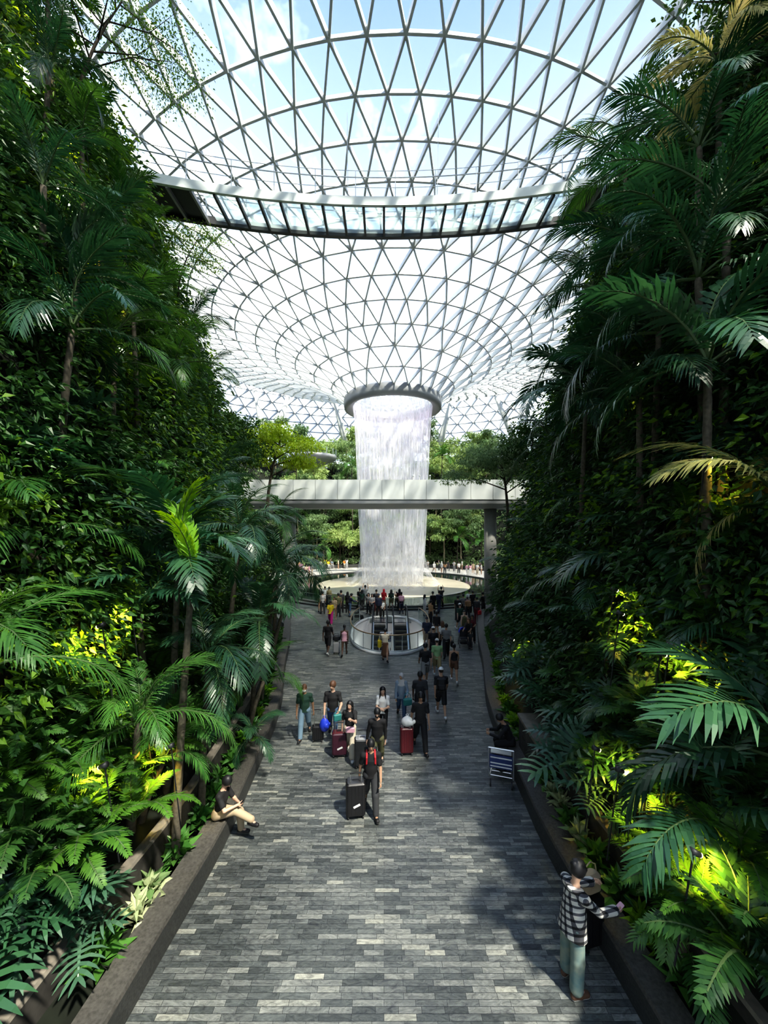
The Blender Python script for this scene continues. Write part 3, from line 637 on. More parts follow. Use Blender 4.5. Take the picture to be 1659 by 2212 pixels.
def rosette_plant(kind, loc, key, n, sc, seed, tilt, rz=None, label=None, cat='fern'):
    g = np.random.default_rng(seed); k = (key, n, tilt, seed % 3)
    if k not in ROS: ROS[k] = bake(rosette(FR[key], n, tilt[0], tilt[1], np.random.default_rng(seed%3+50), (.75,1.1)), kind)
    o = link(kind, ROS[k], None, loc, (g.uniform(-.15,.15), g.uniform(-.15,.15), g.uniform(0,TAU) if rz is None else rz), sc)
    if label: tag(o, label, cat)
    else: REG.append((o, LOOK[key], cat, Vector(loc)))
    return o
# ---- trees
def tree(base, H, R, m, bark=M_BARK, seed=0, flat=.35, leaves=2600, lsize=.22, layers=None, lean=(0,0), kind='tree', rt=.13, look='tree', label=None, cat='tree'):
    """trunk with forking branches as one mesh, leaf crown as another; flat = height of the leaf pads to their width"""
    g = np.random.default_rng(seed+7); root = empty(kind, base); mb = MB(); ends = []
    top = np.array((lean[0], lean[1], H)); tr = [top*e*np.array((e,e,1)) for e in np.linspace(0,1,7)]
    mb.tube(tr, np.linspace(rt, rt*.3, 7), 8)
    nb = layers or 9
    for i in range(nb):
        e = .5+.5*(i+.5)/nb; p = top*e*np.array((e,e,1)); az = i*2.4+g.uniform(-.4,.4); l = R*(1.12-.55*(e-.5)*2)*g.uniform(.7,1.05)
        q = p+np.array((math.cos(az)*l, math.sin(az)*l, l*g.uniform(.12,.5)))
        md = (p+q)/2+np.array((0,0,.1*l)); mb.tube([p, md, q], [rt*.38, rt*.25, rt*.08], 5); ends += [(q, 1.0), (md*.4+q*.6+g.normal(size=3)*.15*l, .8), (md, .55)]
        for k in range(2):
            a2 = az+g.uniform(-1,1); q2 = md+np.array((math.cos(a2), math.sin(a2), .25))*l*.5; mb.tube([md, q2], [rt*.2, rt*.06], 4); ends.append((q2, .8))
    ends.append((top+np.array((0,0,.2)), .9)); mb.build('trunk', bark, root, True)
    per = leaves//len(ends); P = []; Dv = []
    for q, s in ends:
        d = g.normal(size=(per,3)); d /= np.linalg.norm(d,axis=1)[:,None]; rr = (g.random(per)**.45)[:,None]; pr_ = R*.42*s
        P.append(q+d*rr*np.array((pr_,pr_,pr_*flat))); dd = d*.6+g.normal(size=(per,3))*.5; dd[:,2] -= .15; Dv.append(dd)
    P = np.concatenate(P); Dv = np.concatenate(Dv); V, Q = leaf_cloud(P, Dv, lsize*g.uniform(.7,1.25,len(P)), g, .5)
    link('crown', fastmesh('crown', V, Q, m), root)
    if label: tag(root, label, cat)
    else: REG.append((root, look, cat, Vector(base)))
    return root
# ------------------------------------------------------------------ the mass of creepers that clothes the slopes
def clothe(side, seed, x_lo, x_hi, n_clump, per, m, name, size, y0, y1, label, dmin=1.75, dmax=11.5, rad=(.35,.9), dens_hi=1.0):
    g = np.random.default_rng(seed); P = []; Dv = []; Sz = []; tries = 0
    eps = .15; got = 0
    while got < n_clump and tries < 60:
        tries += 1; m_ = 3000; Y = y0+(y1-y0)*g.random(m_)**1.35; d = dmin+(dmax-dmin)*g.random(m_)
        hw = np.where(Y < 33, halfwidth(np.minimum(Y,33)), 9.6); X = side*(hw+d); 
        Z = terrain(X, Y); ok = (Z > .2)&(dist_out(X,Y) > dmin*.9)
        px = W_IMG/2+X/Y*FPX; py = HZ-(Z-EYE)/Y*FPX; ok &= (px > -220)&(px < W_IMG+220)&(py > -300)&(py < H_IMG+200)
        X, Y, Z = X[ok], Y[ok], Z[ok]
        nx = -(terrain(X+eps,Y)-terrain(X-eps,Y))/(2*eps); ny = -(terrain(X,Y+eps)-terrain(X,Y-eps))/(2*eps); nv = np.stack([nx,ny,np.ones_like(nx)],1); area = np.linalg.norm(nv,axis=1); nv /= area[:,None]
        ok = g.random(len(X)) < np.clip(area/4.5,.12,1); X, Y, Z, nv = X[ok], Y[ok], Z[ok], nv[ok]
        thin = (Y < 9.5)&(Z < 4.2); ok = ~thin | (g.random(len(X)) < .35); X, Y, Z, nv = X[ok], Y[ok], Z[ok], nv[ok]
        for i in range(len(X)):
            if got >= n_clump: break
            r = g.uniform(*rad)*(1+.012*Y[i])*min(1, .35+.25*(dist_out(X[i],Y[i]))); k = int(per*g.uniform(.6,1.3)); dv = g.normal(size=(k,3)); dv /= np.linalg.norm(dv,axis=1)[:,None]
            dv += nv[i]*.55; c = np.array((X[i],Y[i],Z[i]))+nv[i]*r*.35; rr = g.uniform(.55,1.0,(k,1))
            P.append(c+dv*r*rr*np.array((1,1,.85))); e = dv*.5+nv[i]*.35+g.normal(size=(k,3))*.45; e[:,2] -= .35; Dv.append(e); Sz.append(size*(1+.02*Y[i])*g.uniform(.6,1.4,k)); got += 1
    P = np.concatenate(P); V, Q = leaf_cloud(P, np.concatenate(Dv), np.concatenate(Sz), g, .5)
    return tag(link(name, fastmesh(name, V, Q, m)), label, 'foliage', None, 'stuff')
clothe(-1, 1, 0, 0, 1500, 75, G_IVY, 'creeper_foliage', .15, 5.0, 36, 'dense dark creepers covering the left planted cliff')
clothe(1, 2, 0, 0, 1500, 75, G_IVY, 'creeper_foliage', .15, 5.0, 36, 'dense dark creepers covering the right planted cliff')
clothe(-1, 3, 0, 0, 460, 60, G_IVYL, 'light_foliage', .15, 4, 36, 'sparse lighter green leaf tufts coloured as sunlit among the creepers on the left cliff', dmin=2.5)  # lighter leaf colour; extra tufts stand in for sunlit highlights
clothe(1, 4, 0, 0, 330, 60, G_IVYL, 'light_foliage', .15, 4, 36, 'sparse lighter green leaf tufts among the creepers on the right cliff', dmin=2.5)
clothe(-1, 5, 0, 0, 90, 36, G_IVY, 'kerb_foliage', .13, 6.8, 24, 'low leafy groundcover between the left kerb and retaining wall', dmin=.55, dmax=.75, rad=(.12,.22))
clothe(1, 6, 0, 0, 90, 36, G_IVY, 'kerb_foliage', .13, 6.8, 24, 'low leafy groundcover between the right kerb and retaining wall', dmin=.55, dmax=.75, rad=(.12,.22))
# undergrowth on the far slope
def clothe_far():
    g = np.random.default_rng(21); P = []; Dv = []; Sz = []
    for i in range(1500):
        a = g.uniform(-.15, PI+.15); d = .8+g.random()**1.2*17; r0 = R_BOWL+d; x, y = CX+r0*math.cos(a), CY+r0*math.sin(a); z = float(terrain(x,y))
        if abs(x)/y > .52: continue
        r = g.uniform(.5,1.3); k = 34; dv = g.normal(size=(k,3)); dv /= np.linalg.norm(dv,axis=1)[:,None]; dv[:,2] = np.abs(dv[:,2])
        P.append(np.array((x,y,z+.1))+dv*r); Dv.append(dv+g.normal(size=(k,3))*.5); Sz.append(g.uniform(.3,.6,k))
    V, Q = leaf_cloud(np.concatenate(P), np.concatenate(Dv), np.concatenate(Sz), g, .55)
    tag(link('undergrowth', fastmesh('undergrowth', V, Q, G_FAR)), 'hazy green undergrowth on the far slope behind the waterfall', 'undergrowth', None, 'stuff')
clothe_far()
# ------------------------------------------------------------------ single plants: left side
def P_(px, py, Y): return at(px, py, Y)
S = 0
for px, py, Y, key, nf, sc, lime in (
    (385,1215,8.4,'broad',13,1.0,1),(520,1150,11.5,'feather_dark',13,1.0,0),(600,1230,13.5,'feather_dark',13,.95,0),(560,1340,12.0,'broad',11,.85,0),
    (450,1420,8.6,'feather_dark',11,.8,0),(570,1470,11.8,'feather',10,.7,0),(300,1330,8.0,'broad',9,.9,0),(55,1160,7.0,'feather',11,1.0,0),(-60,1450,5.2,'feather',10,.9,0),
    (355,1640,7.4,'feather',9,.55,1),(300,1560,6.8,'feather',9,.7,0),(640,1230,18.0,'feather_dark',12,1.0,0),(610,1130,19,'feather',11,1.0,0),(470,1040,16,'feather_dark',12,1.0,0),(330,1060,12,'feather',11,.9,1),
    (400,1570,8.2,'broad_mid',9,.6,0),(545,1590,10.6,'feather_dark',8,.5,0),(220,1180,9.0,'feather_dark',11,.9,0),(120,1290,8,'broad',9,.8,0)):
    S += 1; palm(at(px,py,Y), key, nf, sc, S, lime=lime)
palm(at(415,1250,7.4), 'lime', 3, .85, 991, (80,55))
def hp(px, py, out=.3):
    h = hillpoint(px, py); return None if h is None else h
for px, py, key, nf, sc in ((325,440,'feather',11,1.0),(295,600,'feather',11,1.0),(225,560,'broad_mid',10,.9),(170,640,'feather_dark',11,1.0),(330,690,'feather',11,.9),(240,800,'feather',11,1.0),
    (385,760,'feather_dark',11,1.0),(95,860,'feather_dark',11,1.0),(330,880,'feather',11,1.0),(195,900,'feather',10,.9),(60,300,'feather_dark',11,1.0),(130,420,'broad_mid',10,.9),(40,560,'feather_dark',10,1.0),(420,880,'feather_dark',11,.9),(60,120,'broad_mid',10,.9),
    (230,320,'feather',10,.9),(110,740,'broad',10,.8),(400,620,'feather',10,.8)):
    h = hillpoint(px, py)
    if h: S += 1; palm(h+Vector((1.0,-.5,1.2)), key, nf, sc*(.78 if py < 720 else .95), S)
# right side
for px, py, Y, key, nf, sc, lime in (
    (1240,850,15.5,'broad',13,1.4,0),(1390,1210,9.4,'broad',12,1.05,0),(1290,1270,10.8,'feather_dark',12,.95,0),(1210,1350,13,'feather_dark',11,.9,0),(1310,1400,9.4,'broad',11,.85,0),
    (1130,1250,18,'feather_dark',12,.95,0),(1175,1180,19,'feather_dark',12,1.0,0),(1380,1540,8.2,'feather_dark',10,.8,0),(1690,1640,5.2,'broad',11,1.05,0),(1250,1480,10.6,'broad_mid',9,.6,1),
    (1680,1075,6.0,'pale',10,1.1,0),(1590,1330,7.4,'broad',10,.9,0),(1480,1290,8.8,'feather_dark',11,.9,0),(1440,1900,6.0,'broad_mid',9,.5,0),(1480,2040,5.3,'broad_mid',9,.5,0),(1480,1720,6.4,'feather_dark',10,.7,0),
    (1190,1420,12.8,'feather',9,.6,0),(1560,1800,5.4,'broad',9,.75,0),(1640,1430,6.6,'feather_dark',10,.8,0),(1330,1090,13,'feather',11,1.0,0)):
    S += 1; palm(at(px,py,Y), key, nf, sc, S, lime=lime)
for px, py, key, nf, sc in ((1420,270,'feather',13,1.25),(1400,470,'feather',13,1.2),(1480,60,'feather',13,1.25),(1430,130,'feather',13,1.3),(1340,600,'feather',12,1.0),(1330,700,'feather_dark',12,1.0),(1590,760,'feather_dark',11,1.0),(1620,300,'pale',9,.8),
    (1580,470,'feather_dark',11,1.0),(1650,620,'feather_dark',11,1.0),(1450,660,'feather_dark',11,1.0),(1540,200,'feather',11,1.1),(1500,850,'feather_dark',11,1.0),(1620,950,'broad',10,.9),(1400,830,'broad',10,.9),(1330,980,'feather_dark',11,.9),(1460,980,'feather_dark',11,.9),(1240,1020,'feather_dark',11,.9),(1640,60,'feather_dark',11,1.0)):
    h = hillpoint(px, py)
    if h: S += 1; palm(h+Vector((-1.3,-.6,1.2)), key, nf, sc*1.2, S)
# ferns, philodendrons and small clumps, set by where they show
FERNS = [(40,1640),(120,1690),(200,1650),(260,1700),(90,1760),(180,1760),(30,1830),(150,1850),(260,1790),(60,1920),(200,1600),(330,1640),(100,1560),(20,1720),(310,1500),(250,1450),(330,1420),(380,1490),(150,1350),(60,1400),
    (1320,1690),(1420,1590),(1500,1500),(1580,1600),(1540,1700),(1620,1900),(1560,2000),(1630,2080),(1500,1930),(1350,1600),(1290,1560),(1440,1450),(1540,1400),(1640,1750),(1600,1230),(1500,1180),(1400,1350)]
for i, (px, py) in enumerate(FERNS):
    h = hillpoint(px, py)
    if h: rosette_plant('fern', h+Vector((.45 if px < 830 else -.45,-.35,.4)), 'fern' if i % 3 else 'fern_dark', 17, .85+.3*((i*37)%10)/10, i, (75,-5))
PHILO = [(70,1950),(120,2010),(150,1960),(60,2060),(200,2050),(90,1090),(170,1060),(250,1110),(200,1140),(40,1050),(20,1990),(1240,1640),(1290,1610),(1260,1700),(1310,1760),(1190,1560),(1150,1510),(1330,1560),(1370,1680),(1180,1480),(1120,1440),(1480,1080),(1560,1050),(140,960),(70,800),(1250,1130),(1580,900)]
for i, (px, py) in enumerate(PHILO):
    h = hillpoint(px, py)
    if h: rosette_plant('philodendron', h+Vector(((.3 if px < 830 else -.3)*(0 if py > 1800 else 1),-.25,.25)), 'split' if i % 3 else 'split_dark', 11, (.5 if py > 1820 else .6)+.22*((i*53)%10)/10, i+3, (60,-10), cat='philodendron')
# broad-leaved clumps along the kerbs: striped and plain
def clump_mesh(name, m, n, L, seed, up=.9):
    g = np.random.default_rng(seed); az = np.arange(n)*2.4+g.uniform(-.3,.3,n); el = np.linspace(1.3,.35,n); D = np.stack([np.cos(az)*np.cos(el), np.sin(az)*np.cos(el), np.sin(el)*up],1)
    V, Q = leaf_cloud(D*.04+np.array((0,0,.02)), D, L*g.uniform(.75,1.15,n), g, .34, .1); V2, Q2 = leaf_cloud(D*.02+np.array((0,0,.2)), D, L*.8*g.uniform(.75,1.15,n), g, .34, .1)
    return fastmesh(name, np.concatenate([V,V2]), np.concatenate([Q,Q2+len(V)]), m)
CL = [clump_mesh('striped_plant', G_STRIPE, 13, .42, 1), clump_mesh('leafy_plant', G_MID, 16, .45, 2), clump_mesh('leafy_plant', G_LIME, 15, .4, 3)]
LOOK.update({'c0':'small plant with pale striped leaves','c1':'low broad leaved green plant','c2':'small bright green leafy plant'})
for i, (side, y, off, k) in enumerate([(-1,6.2,.75,0),(-1,6.6,.9,0),(-1,8.2,.8,1),(-1,8.9,.75,1),(-1,9.4,.9,1),(-1,10.2,.75,1),(-1,11.2,.8,2),(-1,12.0,.75,1),(-1,12.8,.8,2),(-1,13.6,.8,1),(-1,14.6,.75,2),(-1,7.4,.9,1),(-1,5.6,1.0,1),(-1,16,.9,1),(-1,17.5,.9,2),
        (1,9.0,.75,0),(1,8.6,.9,0),(1,8.1,.8,1),(1,7.7,.75,0),(1,7.2,.9,1),(1,6.5,.8,1),(1,6.1,.95,2),(1,5.7,.8,2),(1,5.3,.9,1),(1,9.4,.7,1),(1,11.4,.85,1),(1,12.2,.8,2),(1,13,.85,1),(1,13.8,.8,2),(1,14.8,.85,1),(1,16,.85,1),(1,17.2,.85,2)]):
    off = .55+(off-.7)*.3; x = side*(float(halfwidth(y))+off); o = link(CL[k].name.split('.')[0], CL[k], None, (x,y,max(.3,float(terrain(x,y)))-.02), (0,0,i*1.7), 1.0+.25*((i*29)%7)/7); REG.append((o, LOOK['c%d'%k], 'plant', o.location.copy()))
# trees
tree(at(577,1118,26), 5.2, 2.9, G_TREEL, M_BARK, 3, .26, 9500, .17, 11, (.9,0), label='yellow green layered tree in front of the left end of the guideway', kind='layered_tree')
tree(at(500,1120,24), 6.0, 2.2, G_TREE, M_BARK, 4, .7, 5200, .22, 10, label='dense dark leaved tree left of the yellow green tree', kind='dense_tree')
tree(at(455,1120,22), 5.6, 2.0, G_TREE, M_BARK, 5, .7, 4200, .22, 9, label='dark bushy tree against the left cliff beside the dense dark tree', kind='dense_tree')
tree(at(1098,1150,26), 5.0, 3.2, G_FAR, M_BARK, 6, .25, 9500, .17, 11, (-.5,0), label='wide layered green tree in front of the right end of the guideway', kind='layered_tree')
tree(at(1150,1120,24), 5.2, 2.2, G_TREE, M_BARK, 8, .6, 4200, .2, 9, label='bushy green tree behind the right column against the right cliff', kind='dense_tree')
tree(hillpoint(130,300)+Vector((.3,0,-.5)), 5.2, 2.9, G_IVYL, M_BARK, 9, .5, 7000, .09, 12, (1.3,.4), rt=.07, label='airy fine leaved tree at the top of the left cliff against the roof', kind='airy_tree')
tree(at(385,640,17.5), 2.6, 1.6, G_IVYL, M_BARK, 10, .5, 3200, .09, 9, (.9,0), rt=.04, label='light feathery sapling leaning from the left cliff below the sky bridge', kind='airy_tree')
tree(hillpoint(1640,330), 4.5, 1.8, G_TREE, M_BARK, 12, .6, 2600, .16, 9, rt=.09, label='slim dark tree at the top of the right cliff', kind='dense_tree')
gf = np.random.default_rng(77); FT = []
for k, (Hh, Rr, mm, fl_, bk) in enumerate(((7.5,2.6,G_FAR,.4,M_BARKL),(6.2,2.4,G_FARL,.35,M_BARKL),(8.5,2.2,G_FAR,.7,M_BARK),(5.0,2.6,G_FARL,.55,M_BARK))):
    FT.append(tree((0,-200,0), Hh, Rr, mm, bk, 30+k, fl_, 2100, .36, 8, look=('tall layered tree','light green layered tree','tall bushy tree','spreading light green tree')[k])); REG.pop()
spots = [(a, d) for d in (1.6,4.2,7.2,10.5,14,18) for a in np.linspace(.98,2.16,9)+gf.uniform(-.05,.05,9)]
used = set()
for a, d in spots:
    r = R_BOWL+d+gf.uniform(-.8,.8); x, y = CX+r*math.cos(a), CY+r*math.sin(a); k = int(gf.integers(4)); z = float(terrain(x,y))-.2
    o = FT[k] if k not in used else copy_tree(FT[k]); used.add(k); o.location = (x,y,z); o.rotation_euler = (0,0,gf.uniform(0,TAU)); s = gf.uniform(.85,1.2) if d < 8 else gf.uniform(1.15,1.6); o.scale = (s,s,s)
    REG.append((o, ('tall layered tree','light green layered tree','tall bushy tree','spreading light green tree')[k], 'tree', Vector((x,y,z))))
# palms on the far slope
for px, py, Y in ((870-110,1010,66),(955,985,70),(700,1180,62),(990,1160,62),(640,1010,66),(1040,1170,61)):
    S += 1; palm(at(px,py,Y), 'feather' if S % 2 else 'broad_mid', 11, 1.3, S)
# slim tube lights high on the left cliff
M_TUBE = mat('tube_glow', (1,.95,.85), .4, emit=(1,.93,.75), es=14.0)
for i, (px, py) in enumerate(((42,135),(72,192),(141,430),(166,463),(262,757),(424,868))):
    h = hillpoint(px, py); Yt = h.y-1.1; p = at(px, py, Yt); f = empty('tube_lamp', p); dv = Vector((.17,.1,-.22)) if i < 4 else Vector((.06,.03,-.07))
    mb = MB(); mb.tube([-dv,-dv*.8,dv*.8,dv], [.02,.05,.05,.02], 10); mb.build('glow_tube', M_TUBE, f, True)
    mb = MB(); mb.tube([(.04,.05,.0),(.25-.0,.5,-.1),(-.2,1.2,-.3)], .02, 6); mb.build('arm', M_DARK, f)
    tag(f, 'small glowing white tube lamp on the left cliff, %s from the top' % ('topmost','second','third','fourth','fifth','lowest')[i], 'lamp', 'tube lamps on the left cliff')
# ---- labels: what it looks like, where it stands, and its turn counted from the near end
ORD = ['nearest','second nearest','third nearest','fourth nearest','fifth nearest','sixth nearest','seventh nearest','eighth nearest','ninth nearest','tenth nearest']
def where(c):
    if c.y > 52: return 'on the far slope right of the waterfall' if c.x > CX else 'on the far slope left of the waterfall'
    if c.y > 28: return 'beside the bowl on the %s' % ('left' if c.x < 0 else 'right')
    lv = 'low by the kerb' if c.z < 2.2 else 'at lower slope' if c.z < 6 else 'halfway up' if c.z < 12 else 'high up' if c.z < 20 else 'at the top'
    return '%s on the %s planted cliff' % (lv, 'left' if c.x < 0 else 'right')
ABB = {'with arching fronds':'','with drooping fronds':'','with grey green leaves':''}
HID = {'tree.032','tree.052','tree.029'}                # wholly behind other trees
for r_ in [q for q in REG if q[0].name in HID]:
    REG.remove(r_)
    for o in list(r_[0].children)+[r_[0]]: bpy.data.objects.remove(o)
cls = {}
for root, look, cat, c in REG: cls.setdefault((look, where(c), cat), []).append((c.y, c.x, root))
for (look, wh, cat), lst in cls.items():
    lst.sort(key=lambda q: (q[0], q[1])); g = None
    for i, (_, _, root) in enumerate(lst):
        od = '' if len(lst) == 1 else ', %s' % (ORD[i] if i < 10 else 'number %d from the near end' % (i+1))
        lb = (look+' '+wh+od).replace('planted ','').replace('number ','no. ')
        tag(root, lb, cat, (cat+'s on the planted slopes'))
# ------------------------------------------------------------------ flood lamps in the planting
LAMPS = [(150,1500,7.2,-.9,'left','big'),(215,1440,8.4,0,'left','big'),(290,1740,6.6,0,'left','mid'),(145,1800,5.9,0,'left','mid'),(235,1640,7,0,'left','mid'),(30,135,11,0,'left','hi'),(140,440,13,0,'left','hi'),(165,660,13,0,'left','hi'),(262,765,14,0,'left','hi'),(425,870,18,0,'left','hi'),
         (1405,1455,8.8,0,'right','mid'),(1420,1800,6.4,0,'right','big'),(1365,1745,7,0,'right','mid'),(1590,2000,4.9,0,'right','mid'),(1520,1540,7.4,0,'right','mid'),(1390,1400,9.5,0,'right','mid'),(1420,905,14.5,0,'right','hi'),(1590,1160,8.5,0,'right','mid'),(1155,1460,14.0,0,'right','mid'),(1500,1560,8,0,'right','mid')]
M_LENS = mat('lamp_lens', (1,.95,.8), .4, emit=(1,.86,.5), es=9.0)
for i, (px, py, Y, dx, sd, kd) in enumerate(LAMPS):
    h = hillpoint(px, py)
    if h is None: h = at(px, py, Y)
    sg = 1 if sd == 'left' else -1
    p = h+Vector((sg*.95, -.5, 1.35)); f = empty('flood_lamp', p); mb = MB()
    mb.cyl((-sg*.06,0,.02), (sg*.05,-.0,.07), .032, 12, .045); mb.build('housing', M_DARK, f, True)
    mb = MB(); mb.cyl((-sg*.062,0,.018), (-sg*.068,0,.014), .03, 12); mb.build('lens', M_LENS, f)
    mb = MB(); mb.cyl((sg*.02,0,.02), (sg*.06,.25,-1.6), .012, 6); mb.build('stake', M_DARK, f)
    l = bpy.data.lights.new('flood', 'SPOT'); l.energy = {'big':300,'mid':110,'hi':130}[kd]; l.color = (1,.72,.08); l.spot_size = math.radians(105); l.spot_blend = .6; l.shadow_soft_size = .05
    lo = bpy.data.objects.new('flood', l); COL.objects.link(lo); lo.location = p+Vector((-sg*.12,0,0)); lo.rotation_euler = Vector((-sg*.55,.25,-.8)).to_track_quat('-Z','Y').to_euler()
    tag(f, 'small dark flood lamp glowing yellow in the %s planting, %s lamp along from the near end' % (sd, 'x'), 'lamp', 'flood lamps in the planting')
for sd in ('left','right'):
    ls = sorted([o for o in COL.objects if o.name.startswith('flood_lamp') and o.get('label') and ' '+sd+' ' in o['label']], key=lambda o: o.location.y)
    for i, o in enumerate(ls): o['label'] = 'small dark flood lamp glowing yellow in the %s planting, %s to the camera end' % (sd, ORD[i] if i < 10 else 'number %d' % (i+1))
# ------------------------------------------------------------------ people: bodies and clothes grown from smooth distance fields
def surf(F, org, h):
    """surface nets of the zero level of F: (vertices, quads)"""
    S = F < 0; c = np.zeros(tuple(n-1 for n in F.shape), np.int8)
    for i in (0,1):
        for j in (0,1):
            for k in (0,1): c += S[i:i+c.shape[0], j:j+c.shape[1], k:k+c.shape[2]]
    act = (c > 0)&(c < 8); I = np.argwhere(act); idx = np.full(c.shape, -1, np.int32); idx[act] = np.arange(len(I))
    P = np.zeros((len(I),3)); n = np.zeros(len(I))
    cor = [(a,b,d) for a in (0,1) for b in (0,1) for d in (0,1)]
    for a in cor:
        for ax in range(3):
            if a[ax]: continue
            b = list(a); b[ax] = 1; A = I+np.array(a); B = I+np.array(b); fa = F[A[:,0],A[:,1],A[:,2]]; fb_ = F[B[:,0],B[:,1],B[:,2]]
            m = (fa < 0) != (fb_ < 0); t = np.zeros(len(I)); t[m] = fa[m]/(fa[m]-fb_[m]); q = A.astype(float); q[:,ax] += t; P[m] += q[m]; n[m] += 1
    P /= n[:,None]; Q = []
    for ax in range(3):
        sl0 = [slice(None)]*3; sl1 = [slice(None)]*3; sl0[ax] = slice(0,-1); sl1[ax] = slice(1,None)
        E = np.argwhere(S[tuple(sl0)] != S[tuple(sl1)]); u, v = [(1,2),(2,0),(0,1)][ax]
        E = E[(E[:,u] > 0)&(E[:,v] > 0)&(E[:,u] < F.shape[u]-1)&(E[:,v] < F.shape[v]-1)]
        def cell(du, dv): G = E.copy(); G[:,u] += du; G[:,v] += dv; return idx[G[:,0],G[:,1],G[:,2]]
        q = np.stack([cell(-1,-1), cell(0,-1), cell(0,0), cell(-1,0)], 1); fl = S[E[:,0],E[:,1],E[:,2]]
        q[~fl] = q[~fl][:,::-1]; Q.append(q)
    return org+P*h, np.concatenate(Q)
class Field:
    """union of tapered limbs and ellipsoids, blended by k"""
    def __init__(s, res): s.res = res; s.pr = []
    def limb(s, a, b, ra, rb, k=.02, flat=None):       # flat = (direction, ratio): squeezes the cross-section along a direction
        s.pr.append(('L', np.array(a,float), np.array(b,float), ra, rb, k, flat)); return s
    def ell(s, c, r, k=.02, rot=None): s.pr.append(('E', np.array(c,float), np.array(r,float), k, rot)); return s
    def solve(s, cut=None):
        lo = np.full(3,1e9); hi = -lo
        for p in s.pr:
            if p[0] == 'L': r = max(p[3],p[4]); lo = np.minimum(lo, np.minimum(p[1],p[2])-r); hi = np.maximum(hi, np.maximum(p[1],p[2])+r)
            else: lo = np.minimum(lo, p[1]-p[2].max()); hi = np.maximum(hi, p[1]+p[2].max())
        h = s.res; lo -= 3*h; hi += 3*h; n = np.ceil((hi-lo)/h).astype(int)+1; F = np.full(n, 1.0, np.float32)
        ax = [lo[i]+np.arange(n[i])*h for i in range(3)]
        for p in s.pr:
            k = p[5] if p[0] == 'L' else p[3]; m = k+2.5*h
            if p[0] == 'L': r = max(p[3],p[4]); l0, h0 = np.minimum(p[1],p[2])-r-m, np.maximum(p[1],p[2])+r+m
            else: l0, h0 = p[1]-p[2].max()-m, p[1]+p[2].max()+m
            i0 = np.maximum(((l0-lo)/h).astype(int), 0); i1 = np.minimum(((h0-lo)/h).astype(int)+2, n)
            X, Y, Z = np.meshgrid(*[ax[i][i0[i]:i1[i]] for i in range(3)], indexing='ij'); R = np.stack([X,Y,Z], -1)
            if p[0] == 'L':
                a, b, ra, rb, k, fl = p[1:]; A = b-a; L2 = A@A+1e-9; Rp = R-a
                if fl is not None:
                    fd, fr_ = np.array(fl[0],float), fl[1]; fd /= np.linalg.norm(fd); comp = Rp@fd; 
                    t = np.clip((Rp@A)/L2,0,1); q = Rp-t[...,None]*A; cq = q@fd; q = q+(cq*(1/fr_-1))[...,None]*fd; d = (np.linalg.norm(q,axis=-1)-(ra+(rb-ra)*t))*min(1,fr_*1.15)
                else: t = np.clip((Rp@A)/L2,0,1); d = np.linalg.norm(Rp-t[...,None]*A,axis=-1)-(ra+(rb-ra)*t)
            else:
                c, r, k, rot = p[1:]; Rp = R-c
                if rot is not None: Rp = Rp@np.array(rot)
                q = Rp/r; l = np.linalg.norm(q,axis=-1); d = (l-1)*r.min()
            sl = tuple(slice(i0[i],i1[i]) for i in range(3)); f = F[sl]; hh = np.clip(.5+.5*(d-f)/k,0,1); F[sl] = d*(1-hh)+f*hh-k*hh*(1-hh)
        if cut is not None:
            X, Y, Z = np.meshgrid(*ax, indexing='ij'); F = np.maximum(F, cut(X,Y,Z)).astype(np.float32)
        F[0] = F[-1] = 1; F[:,0] = F[:,-1] = 1; F[:,:,0] = F[:,:,-1] = 1
        return surf(F, lo, h)
    def obj(s, name, m, parent=None, cut=None):
        V, Q = s.solve(cut); 
        return link(name, fastmesh(name, V, Q, m, True), parent)
CM = {}
def cm(name, col, rough=.75, **k):
    key = (name, col); 
    if key not in CM: CM[key] = mat(name, col, rough, **k)
    return CM[key]
SKIN = {'l':(.56,.36,.26),'m':(.42,.25,.16),'t':(.3,.17,.1),'d':(.1,.055,.035)}
COLR = dict(black=(.012,.012,.014), dark=(.03,.032,.036), navy=(.02,.028,.06), white=(.72,.72,.7), cream=(.62,.55,.42), beige=(.42,.33,.22), grey=(.2,.2,.2), lgrey=(.42,.42,.42), jean=(.06,.11,.2), ljean=(.17,.26,.34), teal=(.03,.2,.19), khaki=(.3,.25,.13),
    olive=(.12,.12,.06), brown=(.12,.06,.035), red=(.5,.02,.03), yellow=(.8,.6,.02), magenta=(.5,.02,.22), pink=(.75,.42,.5), green=(.25,.42,.2), dgreen=(.02,.06,.04), blue=(.02,.05,.5), maroon=(.1,.012,.018), greyblue=(.2,.26,.32), tan=(.34,.2,.1), plum=(.06,.015,.03), orange=(.7,.25,.03))
def col(c): return COLR[c] if isinstance(c, str) else c
def rx(v, a): c, s = math.cos(a), math.sin(a); return np.array((v[0], c*v[1]-s*v[2], s*v[1]+c*v[2]))
def d2(f, b, s): f, b = math.radians(f), math.radians(b); return np.array((s*math.sin(b), math.sin(f)*math.cos(b), -math.cos(f)*math.cos(b)))
